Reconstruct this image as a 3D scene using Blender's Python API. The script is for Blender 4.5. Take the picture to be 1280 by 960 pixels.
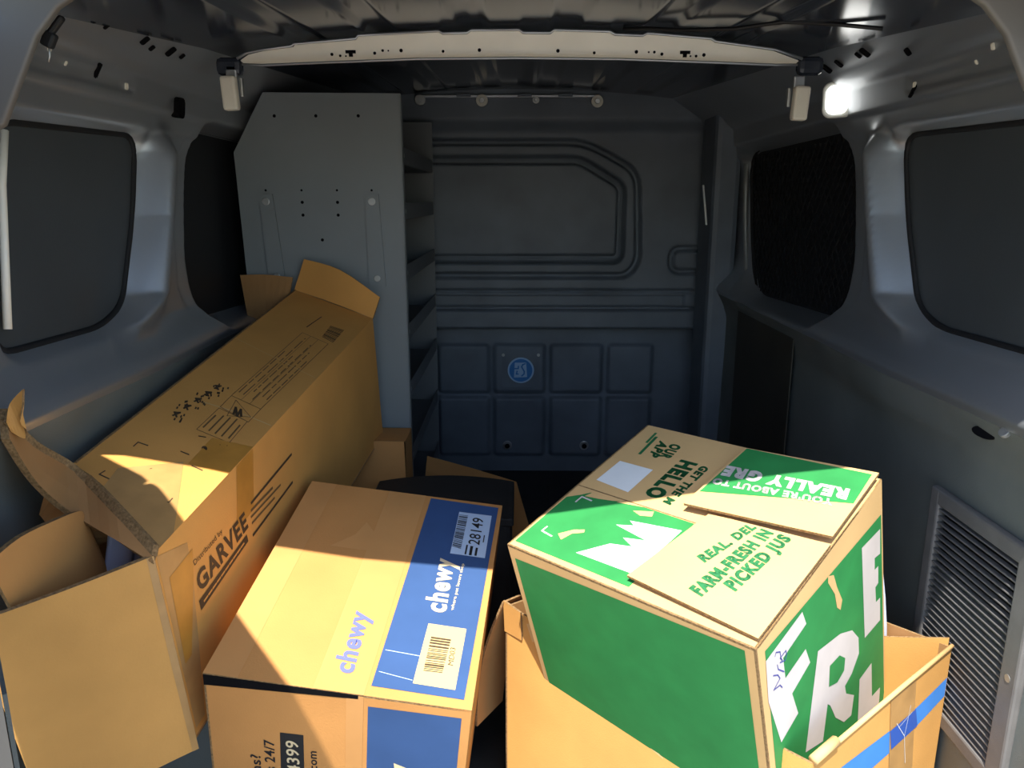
import bpy, bmesh, math, random
import numpy as np
from mathutils import Vector, Matrix

# ------------------------------------------------------------------ scene, camera, light
for o in list(bpy.data.objects):
    bpy.data.objects.remove(o, do_unlink=True)
S = bpy.context.scene
COL = S.collection
random.seed(7)
cd = bpy.data.cameras.new('camera'); cam = bpy.data.objects.new('camera', cd); COL.objects.link(cam)
cd.sensor_fit = 'HORIZONTAL'; cd.sensor_width = 36.0; cd.lens = 961.0 / 1280.0 * 36.0
cd.clip_start = 0.02
cam.location = (0, -0.85, 1.08)
cam.rotation_euler = (math.radians(90 - 13.5), 0, math.radians(0.48))
S.camera = cam

SUN_DIR = Vector((0.2, 1.0, -2.1)).normalized()          # the way the light travels
sd = bpy.data.lights.new('sun', 'SUN'); sd.energy = 11.2; sd.angle = math.radians(0.53); sd.color = (1.0, 0.95, 0.86)
sun = bpy.data.objects.new('sun', sd); COL.objects.link(sun)
sun.rotation_euler = SUN_DIR.to_track_quat('-Z', 'Y').to_euler()
sun.location = (-2, -4, 6)

W = bpy.data.worlds.new('world'); S.world = W; W.use_nodes = True
nt = W.node_tree; nt.nodes.clear()
wo = nt.nodes.new('ShaderNodeOutputWorld'); bg = nt.nodes.new('ShaderNodeBackground'); sk = nt.nodes.new('ShaderNodeTexSky')
sk.sky_type = 'NISHITA'; sk.sun_disc = False
sk.sun_elevation = math.radians(64.0); sk.sun_rotation = math.radians(191)
bg.inputs['Strength'].default_value = 0.44
nt.links.new(sk.outputs[0], bg.inputs[0]); nt.links.new(bg.outputs[0], wo.inputs[0])

vs = S.view_settings
vs.view_transform = 'Standard'; vs.look = 'None'; vs.gamma = 1.0; vs.exposure = 0.0; vs.use_curve_mapping = False

# ------------------------------------------------------------------ materials
def mat(name, col, rough=0.6, metal=0.0, coat=0.0, var=0.0, vscale=8.0, bump=0.0, bscale=200.0,
        emit=None, estr=0.0, stretch=(1, 1, 1), spec=0.5):
    m = bpy.data.materials.new(name); m.use_nodes = True
    t = m.node_tree; b = t.nodes['Principled BSDF']
    b.inputs['Base Color'].default_value = (*col, 1); b.inputs['Roughness'].default_value = rough
    b.inputs['Metallic'].default_value = metal; b.inputs['Coat Weight'].default_value = coat
    b.inputs['Coat Roughness'].default_value = 0.08
    b.inputs['Specular IOR Level'].default_value = spec
    if var or bump:
        tc = t.nodes.new('ShaderNodeTexCoord'); mp = t.nodes.new('ShaderNodeMapping'); mp.inputs['Scale'].default_value = stretch
        t.links.new(tc.outputs['Object'], mp.inputs[0])
    if var:
        n = t.nodes.new('ShaderNodeTexNoise'); n.inputs['Scale'].default_value = vscale; n.inputs['Detail'].default_value = 6
        t.links.new(mp.outputs[0], n.inputs['Vector'])
        r = t.nodes.new('ShaderNodeValToRGB')
        r.color_ramp.elements[0].position = 0.3; r.color_ramp.elements[1].position = 0.7
        r.color_ramp.elements[0].color = (*[c * (1 - var) for c in col], 1)
        r.color_ramp.elements[1].color = (*[min(1, c * (1 + var)) for c in col], 1)
        t.links.new(n.outputs['Fac'], r.inputs[0]); t.links.new(r.outputs[0], b.inputs['Base Color'])
    if bump:
        n2 = t.nodes.new('ShaderNodeTexNoise'); n2.inputs['Scale'].default_value = bscale; n2.inputs['Detail'].default_value = 3
        t.links.new(mp.outputs[0], n2.inputs['Vector'])
        bp = t.nodes.new('ShaderNodeBump'); bp.inputs['Strength'].default_value = bump; bp.inputs['Distance'].default_value = 0.002
        t.links.new(n2.outputs['Fac'], bp.inputs['Height']); t.links.new(bp.outputs[0], b.inputs['Normal'])
    if emit:
        b.inputs['Emission Color'].default_value = (*emit, 1); b.inputs['Emission Strength'].default_value = estr
    return m

M = dict(
    paint=mat('grey_body_paint', (0.40, 0.425, 0.45), 0.40, 0.75, 0.2, 0.06, 3, 0.05, 300),
    roof=mat('roof_paint', (0.030, 0.036, 0.050), 0.13, 0.0, 0.0, 0.08, 4, spec=0.27),
    pillar=mat('door_frame_paint', (0.13, 0.125, 0.115), 0.45, 0.1, 0.1, 0.08, 4),
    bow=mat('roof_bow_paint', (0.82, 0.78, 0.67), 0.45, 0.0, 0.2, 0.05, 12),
    cream=mat('cream_plastic', (0.70, 0.66, 0.56), 0.5, 0, 0, 0.05, 20),
    plastic=mat('dark_trim_plastic', (0.135, 0.148, 0.138), 0.6, 0, 0, 0.15, 6, 0.25, 600),
    bulk=mat('bulkhead_plastic', (0.120, 0.142, 0.170), 0.5, 0, 0, 0.2, 5, 0.2, 500),
    black=mat('black_plastic', (0.008, 0.009, 0.011), 0.6),
    hole=mat('hole_black', (0.004, 0.004, 0.005), 0.9, spec=0.1),
    panelgrey=mat('window_blank_panel', (0.055, 0.062, 0.066), 0.42, 0.0, 0.15, 0.12, 5, 0.06, 300),
    gasket=mat('rubber_gasket', (0.006, 0.006, 0.007), 0.7),
    floor=mat('rubber_floor', (0.022, 0.022, 0.021), 0.7, 0, 0, 0.25, 9, 0.4, 250),
    hardboard=mat('brown_hardboard', (0.040, 0.034, 0.022), 0.6, 0, 0, 0.2, 7),
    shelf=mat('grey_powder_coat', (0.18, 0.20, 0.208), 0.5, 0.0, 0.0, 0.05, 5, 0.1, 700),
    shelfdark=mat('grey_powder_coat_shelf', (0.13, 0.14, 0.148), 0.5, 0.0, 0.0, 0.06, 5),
    steel=mat('zinc_steel', (0.42, 0.43, 0.42), 0.35, 0.7, 0, 0.08, 30),
    grille=mat('vent_plastic', (0.13, 0.125, 0.12), 0.5, 0, 0, 0.12, 30, 0.15, 500),
    cable=mat('black_cable', (0.006, 0.006, 0.007), 0.5),
    kraft=mat('kraft_cardboard', (0.58, 0.300, 0.085), 0.8, 0, 0, 0.09, 7, 0.15, 350, spec=0.25),
    kraftD=mat('kraft_cardboard_brown', (0.52, 0.245, 0.075), 0.75, 0, 0, 0.09, 6, 0.15, 350, spec=0.25),
    kraftG=mat('kraft_cardboard_old', (0.62, 0.30, 0.075), 0.7, 0, 0, 0.10, 5, 0.2, 300, spec=0.3),
    kraftL=mat('kraft_cardboard_pale', (0.60, 0.385, 0.165), 0.8, 0, 0, 0.06, 7, 0.1, 350, spec=0.25),
    kraftE=mat('corrugated_edge', (0.24, 0.15, 0.07), 0.9, 0, 0, 0.4, 250, 0.8, 400, spec=0.1),
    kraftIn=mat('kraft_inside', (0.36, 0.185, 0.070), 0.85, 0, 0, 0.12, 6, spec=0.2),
    kraftT=mat('kraft_under_clear_tape', (0.55, 0.27, 0.090), 0.45, 0, 0, 0.07, 9, spec=0.4),
    blue=mat('blue_print', (0.036, 0.080, 0.20), 0.7, 0, 0.0, 0.08, 12, spec=0.2),
    bluelt=mat('blue_print_bright', (0.05, 0.22, 0.62), 0.6, 0, 0, 0.08, 12),
    bluetape=mat('blue_under_tape', (0.03, 0.10, 0.42), 0.35),
    tape=mat('packing_tape', (0.44, 0.245, 0.085), 0.4, 0, 0.05, 0.12, 25),
    tapeO=mat('amber_tape', (0.47, 0.215, 0.035), 0.4, 0, 0.05, 0.12, 25),
    green=mat('green_print', (0.024, 0.215, 0.055), 0.65, 0, 0, 0.10, 20, spec=0.3),
    greenT=mat('green_lettering', (0.024, 0.165, 0.055), 0.7, spec=0.3),
    white=mat('white_print', (0.56, 0.51, 0.48), 0.75, 0, 0, 0.05, 20, spec=0.3),
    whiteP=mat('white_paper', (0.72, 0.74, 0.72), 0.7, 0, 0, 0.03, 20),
    sticker=mat('pale_blue_sticker', (0.46, 0.58, 0.74), 0.4),
    label=mat('cream_label', (0.60, 0.44, 0.19), 0.6),
    creamtext=mat('cream_lettering', (0.66, 0.53, 0.32), 0.7),
    ink=mat('black_ink', (0.012, 0.012, 0.014), 0.6),
    inkB=mat('brown_black_ink', (0.06, 0.035, 0.015), 0.7),
    inkL=mat('faint_brown_ink', (0.15, 0.085, 0.03), 0.7),
    inkBlue=mat('violet_blue_ink', (0.12, 0.14, 0.42), 0.6),
    pen=mat('blue_pen', (0.05, 0.06, 0.30), 0.5),
    foam=mat('pale_blue_foam', (0.55, 0.61, 0.78), 0.7, 0, 0, 0.08, 25, 0.2, 150),
    logoblue=mat('logo_blue', (0.02, 0.19, 0.52), 0.4, coat=0.3),
    logopale=mat('logo_pale_blue', (0.35, 0.55, 0.75), 0.4),
    lens=mat('lit_lamp_lens', (0.9, 0.9, 0.9), 0.3, emit=(1.0, 1.0, 0.96), estr=3.0),
    lampbody=mat('lamp_clear_rim', (0.75, 0.77, 0.72), 0.3),
    ground=mat('sunlit_concrete', (0.27, 0.25, 0.22), 0.9, 0, 0, 0.12, 1.5, 0.3, 60),
)

# ------------------------------------------------------------------ helpers
def setp(o, label=None, cat=None, group=None, kind=None):
    if label: o['label'] = label
    if cat: o['category'] = cat
    if group: o['group'] = group
    if kind: o['kind'] = kind
    return o

def thing(name, loc, label, cat, group=None):
    o = bpy.data.objects.new(name, None); COL.objects.link(o); o.location = loc
    o.empty_display_size = 0.05
    return setp(o, label, cat, group)

def root_loc(o):
    v = Vector((0, 0, 0))
    while o is not None:
        v += o.location; o = o.parent
    return v

def link(name, verts, faces, m, parent=None, smooth=False, mats=None, fm=None):
    """verts in world metres; the mesh is stored relative to its parent."""
    off = root_loc(parent) if parent is not None else Vector((0, 0, 0))
    me = bpy.data.meshes.new(name)
    me.from_pydata([tuple(Vector(v) - off) for v in verts], [], faces)
    for mm in (mats or [m]): me.materials.append(mm)
    if fm is not None: me.polygons.foreach_set('material_index', fm)
    if smooth: me.polygons.foreach_set('use_smooth', [True] * len(me.polygons))
    me.update()
    o = bpy.data.objects.new(name, me); COL.objects.link(o)
    if parent is not None: o.parent = parent
    return o

def link_bm(name, bm, m, parent=None, smooth=False):
    bmesh.ops.recalc_face_normals(bm, faces=bm.faces)
    vs_ = [v.co.copy() for v in bm.verts]; bm.verts.index_update()
    fs = [[v.index for v in f.verts] for f in bm.faces]
    bm.free()
    return link(name, vs_, fs, m, parent, smooth)

def box(name, m, c, s, parent=None, bev=0.0, rot=None, seg=2):
    bm = bmesh.new(); bmesh.ops.create_cube(bm, size=1)
    for v in bm.verts: v.co = Vector((v.co.x * s[0], v.co.y * s[1], v.co.z * s[2]))
    if bev: bmesh.ops.bevel(bm, geom=list(bm.edges), offset=bev, segments=seg, affect='EDGES', profile=0.5)
    R = rot if rot is not None else Matrix.Identity(3)
    for v in bm.verts: v.co = R @ v.co + Vector(c)
    return link_bm(name, bm, m, parent, smooth=False)

def frame_to(n, upv=(0, 0, 1)):
    """rotation whose local z is n, local y as near upv as can be"""
    n = Vector(n).normalized(); u = Vector(upv)
    x = u.cross(n)
    if x.length < 1e-5: x = Vector((1, 0, 0))
    x.normalize(); y = n.cross(x)
    return Matrix((x, y, n)).transposed()

def prism(name, m, pts2, c, n, depth, parent=None, upv=(0, 0, 1), bev=0.0, smooth=False):
    """polygon pts2 in the plane with normal n at c (front), extruded back by depth"""
    R = frame_to(n, upv); c = Vector(c)
    bm = bmesh.new()
    a = [bm.verts.new((p[0], p[1], 0)) for p in pts2]
    f = bm.faces.new(a)
    r = bmesh.ops.extrude_face_region(bm, geom=[f])
    for v in r['geom']:
        if isinstance(v, bmesh.types.BMVert): v.co.z -= depth
    if bev:
        es = [e for e in bm.edges if all(abs(v.co.z) < 1e-6 for v in e.verts)]
        bmesh.ops.bevel(bm, geom=es, offset=bev, segments=2, affect='EDGES', profile=0.5)
    for v in bm.verts: v.co = R @ v.co + c
    return link_bm(name, bm, m, parent, smooth)

def disc(r, n=20, ry=None):
    return [(r * math.cos(2 * math.pi * i / n), (ry or r) * math.sin(2 * math.pi * i / n)) for i in range(n)]

def rrect(w, h, r, n=5):
    o = []
    for cx, cy, a0 in ((w / 2 - r, h / 2 - r, 0), (-w / 2 + r, h / 2 - r, 90), (-w / 2 + r, -h / 2 + r, 180), (w / 2 - r, -h / 2 + r, 270)):
        for k in range(n + 1):
            a = math.radians(a0 + 90 * k / n); o.append((cx + r * math.cos(a), cy + r * math.sin(a)))
    return o

def round_poly(pts, r, n=5):
    """rounds the corners of a 2-D polygon"""
    out = []; N = len(pts)
    for i in range(N):
        p0, p1, p2 = (np.array(pts[(i + k - 1) % N], float) for k in range(3))
        a = p0 - p1; b = p2 - p1; la, lb = np.linalg.norm(a), np.linalg.norm(b)
        d = min(r, la * .45, lb * .45); A = p1 + a / la * d; B = p1 + b / lb * d
        for k in range(n + 1):
            t = k / n; out.append(tuple((1 - t) ** 2 * A + 2 * t * (1 - t) * p1 + t * t * B))
    return out

def tube(name, m, pts, r, parent=None, n=8):
    pts = [Vector(p) for p in pts]; verts = []; faces = []
    for i, p in enumerate(pts):
        d = (pts[min(i + 1, len(pts) - 1)] - pts[max(i - 1, 0)])
        R = frame_to(d, (0.3, 0.2, 1))
        for k in range(n):
            a = 2 * math.pi * k / n; verts.append(p + R @ Vector((r * math.cos(a), r * math.sin(a), 0)))
    for i in range(len(pts) - 1):
        for k in range(n):
            a = i * n + k; b = i * n + (k + 1) % n
            faces.append((a, b, b + n, a + n))
    faces.append(tuple(range(n))[::-1]); faces.append(tuple((len(pts) - 1) * n + k for k in range(n)))
    return link(name, verts, faces, m, parent, True)

def grid_mesh(name, m, X, Y, Z, parent=None, flip=False, smooth=True):
    nu, nv = X.shape
    verts = list(zip(X.ravel().tolist(), Y.ravel().tolist(), Z.ravel().tolist()))
    faces = []
    for i in range(nu - 1):
        for j in range(nv - 1):
            a = i * nv + j; q = (a, a + 1, a + nv + 1, a + nv)
            faces.append(q[::-1] if flip else q)
    return link(name, verts, faces, m, parent, smooth)

def sdf_poly(px, py, pts):
    """signed distance to a polygon, negative inside (numpy arrays)"""
    pts = np.array(pts, float); d = np.full(px.shape, 1e9); s = np.ones(px.shape)
    N = len(pts)
    for i in range(N):
        a = pts[i]; b = pts[i - 1]; e = b - a
        wx, wy = px - a[0], py - a[1]
        t = np.clip((wx * e[0] + wy * e[1]) / (e @ e), 0, 1)
        bx, by = wx - e[0] * t, wy - e[1] * t
        d = np.minimum(d, bx * bx + by * by)
        c1 = py >= a[1]; c2 = py < b[1]; c3 = e[0] * wy > e[1] * wx
        s = np.where((c1 & c2 & c3) | (~c1 & ~c2 & ~c3), -s, s)
    return s * np.sqrt(d)

def sst(a, b, x):
    t = np.clip((x - a) / (b - a), 0, 1); return t * t * (3 - 2 * t)

class Panel:
    """a sheet of board: four corners (u0v0, u1v0, u0v1, u1v1), bilinear, with an optional bend d(u, v) along its normal"""
    def __init__(s, c00, c10, c01, c11=None, d=None, flip=False):
        s.c = [Vector(c00), Vector(c10), Vector(c01)]
        s.c.append(Vector(c11) if c11 is not None else s.c[1] + s.c[2] - s.c[0])
        s.d = d; s.flip = flip; s.warped = False
    def raw(s, u, v):
        a, b, c, e = s.c
        return a * ((1 - u) * (1 - v)) + b * (u * (1 - v)) + c * ((1 - u) * v) + e * (u * v)
    def n0(s, u, v):
        h = 1e-3; n = (s.raw(u + h, v) - s.raw(u - h, v)).cross(s.raw(u, v + h) - s.raw(u, v - h)).normalized()
        return -n if s.flip else n
    def P(s, u, v, off=0.0):
        n = s.n0(u, v); return s.raw(u, v) + n * (off + (s.d(u, v) if s.d else 0.0))
    def mesh(s, name, m, parent, nu=2, nv=2, th=0.004, edge=None, back=None, u0=0., u1=1., v0=0., v1=1., rag=None):
        verts = []; faces = []; fm = []
        def uvp(i, j):
            u = u0 + (u1 - u0) * i / nu; v = v0 + (v1 - v0) * j / nv
            if rag: u, v = rag(u, v)
            return u, v
        for k in (0, -th):
            for i in range(nu + 1):
                for j in range(nv + 1): verts.append(s.P(*uvp(i, j), k))
        K = (nu + 1) * (nv + 1); ix = lambda i, j, k: k * K + i * (nv + 1) + j
        fl = not s.flip
        def add(q, mi): faces.append(q if fl else q[::-1]); fm.append(mi)
        for i in range(nu):
            for j in range(nv):
                add((ix(i, j, 0), ix(i + 1, j, 0), ix(i + 1, j + 1, 0), ix(i, j + 1, 0)), 0)
                add((ix(i, j, 1), ix(i, j + 1, 1), ix(i + 1, j + 1, 1), ix(i + 1, j, 1)), 2)
        for i in range(nu):
            add((ix(i, 0, 0), ix(i, 0, 1), ix(i + 1, 0, 1), ix(i + 1, 0, 0)), 1)
            add((ix(i, nv, 0), ix(i + 1, nv, 0), ix(i + 1, nv, 1), ix(i, nv, 1)), 1)
        for j in range(nv):
            add((ix(0, j, 0), ix(0, j + 1, 0), ix(0, j + 1, 1), ix(0, j, 1)), 1)
            add((ix(nu, j, 0), ix(nu, j, 1), ix(nu, j + 1, 1), ix(nu, j + 1, 0)), 1)
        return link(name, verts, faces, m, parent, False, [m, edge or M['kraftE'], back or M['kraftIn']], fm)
    def poly(s, name, pts, m, parent, lvl=1):
        """flat print: a polygon laid on the sheet"""
        bm = bmesh.new(); f = bm.faces.new([bm.verts.new((p[0], p[1], 0)) for p in pts])
        f.normal_update()
        bmesh.ops.triangulate(bm, faces=[f], ngon_method='EAR_CLIP')
        if s.d or s.warped:
            bmesh.ops.subdivide_edges(bm, edges=list(bm.edges), cuts=4, use_grid_fill=True)
        bm.verts.index_update()
        vv = [s.P(v.co.x, v.co.y, 0.0004 * lvl) for v in bm.verts]
        ff = [[v.index for v in g.verts] for g in bm.faces]; bm.free()
        return link(name, vv, ff, m, parent)
    def polys(s, name, plist, m, parent, lvl=1):
        vv = []; ff = []
        for pts in plist:
            b = len(vv); vv += [s.P(p[0], p[1], 0.0004 * lvl) for p in pts]; ff.append(tuple(range(b, b + len(pts))))
        o = link(name, vv, ff, m, parent)
        if len(plist) > 1: o['kind'] = 'stuff'
        return o
    def stroke(s, pts, w):
        """a polyline as quads of width w metres, given back as uv polygons"""
        su = (s.c[1] - s.c[0]).length; sv = (s.c[2] - s.c[0]).length; out = []
        for a, b in zip(pts[:-1], pts[1:]):
            A = np.array([a[0] * su, a[1] * sv]); B = np.array([b[0] * su, b[1] * sv]); d = B - A
            L = np.linalg.norm(d)
            if L < 1e-6: continue
            d /= L; n = np.array([-d[1], d[0]]) * w / 2; A = A - d * w * .4; B = B + d * w * .4
            out.append([((A + n)[0] / su, (A + n)[1] / sv), ((B + n)[0] / su, (B + n)[1] / sv), ((B - n)[0] / su, (B - n)[1] / sv), ((A - n)[0] / su, (A - n)[1] / sv)])
        return out
    def text(s, name, string, f3, m, parent, lvl=2, bold=0.0, clip=None, fat=0.0):
        """lettering from baseline start f3[0] to baseline end f3[1]; f3[2] is the cap height above the start"""
        vv, ff, capw = glyphs(string, bold)
        o, e, t = (np.array(p) for p in f3)
        vv2 = [o + (e - o) * x + (t - o) * y for x, y in vv]
        if fat:      # heavier strokes: the same outlines again, shifted a little each way
            du, dv = (e - o) / max(capw, 1e-6) * fat, (t - o) * fat
            base = vv2; vv2 = []; f0 = ff; ff = []
            for a_, b_ in ((0, 0), (1, 0.6), (-1, -0.6), (0.7, -1), (-0.7, 1)):
                k_ = len(vv2); vv2 += [p + du * a_ + dv * b_ for p in base]; ff = ff + [[i + k_ for i in g_] for g_ in f0]
        if clip:
            vv2 = [np.array(clip(*p)) for p in vv2]
        return link(name, [s.P(p[0], p[1], 0.0004 * lvl) for p in vv2], ff, m, parent)

_cache = {}
def glyphs(string, bold=0.0):
    key = (string, bold)
    if key in _cache: return _cache[key]
    def conv(st):
        cu = bpy.data.curves.new('glyph', 'FONT'); cu.body = st; cu.offset = bold; cu.resolution_u = 3; cu.space_character = 1.0 + bold * 3.6
        ob = bpy.data.objects.new('glyph', cu); COL.objects.link(ob)
        dg = bpy.context.evaluated_depsgraph_get(); dg.update()
        me = ob.evaluated_get(dg).to_mesh()
        v = [(p.co.x, p.co.y) for p in me.vertices]; f = [list(p.vertices) for p in me.polygons]
        ob.evaluated_get(dg).to_mesh_clear()
        bpy.data.objects.remove(ob, do_unlink=True); bpy.data.curves.remove(cu)
        return v, f
    hv, _ = conv('H'); hh = max(p[1] for p in hv)
    v, f = conv(string)
    x0 = min(p[0] for p in v); x1 = max(p[0] for p in v)
    r = ([((p[0] - x0) / (x1 - x0), p[1] / hh) for p in v], f, (x1 - x0) / hh)
    _cache[key] = r
    return r

def bars(q, n, seed, fill=0.55):
    """barcode bars inside quad q = (a, b, c, d): bars run a to b, stacked from a to d"""
    rnd = random.Random(seed); a, b, c, d = (np.array(p) for p in q); out = []; t = 0.0
    while t < 1:
        w = rnd.choice((0.35, 0.5, 0.8)) / n; t1 = min(1, t + w)
        out.append([tuple(a + (d - a) * t), tuple(b + (c - b) * t), tuple(b + (c - b) * t1), tuple(a + (d - a) * t1)])
        t = t1 + rnd.choice((0.3, 0.45, 0.7)) / n
    return out
 
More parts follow.
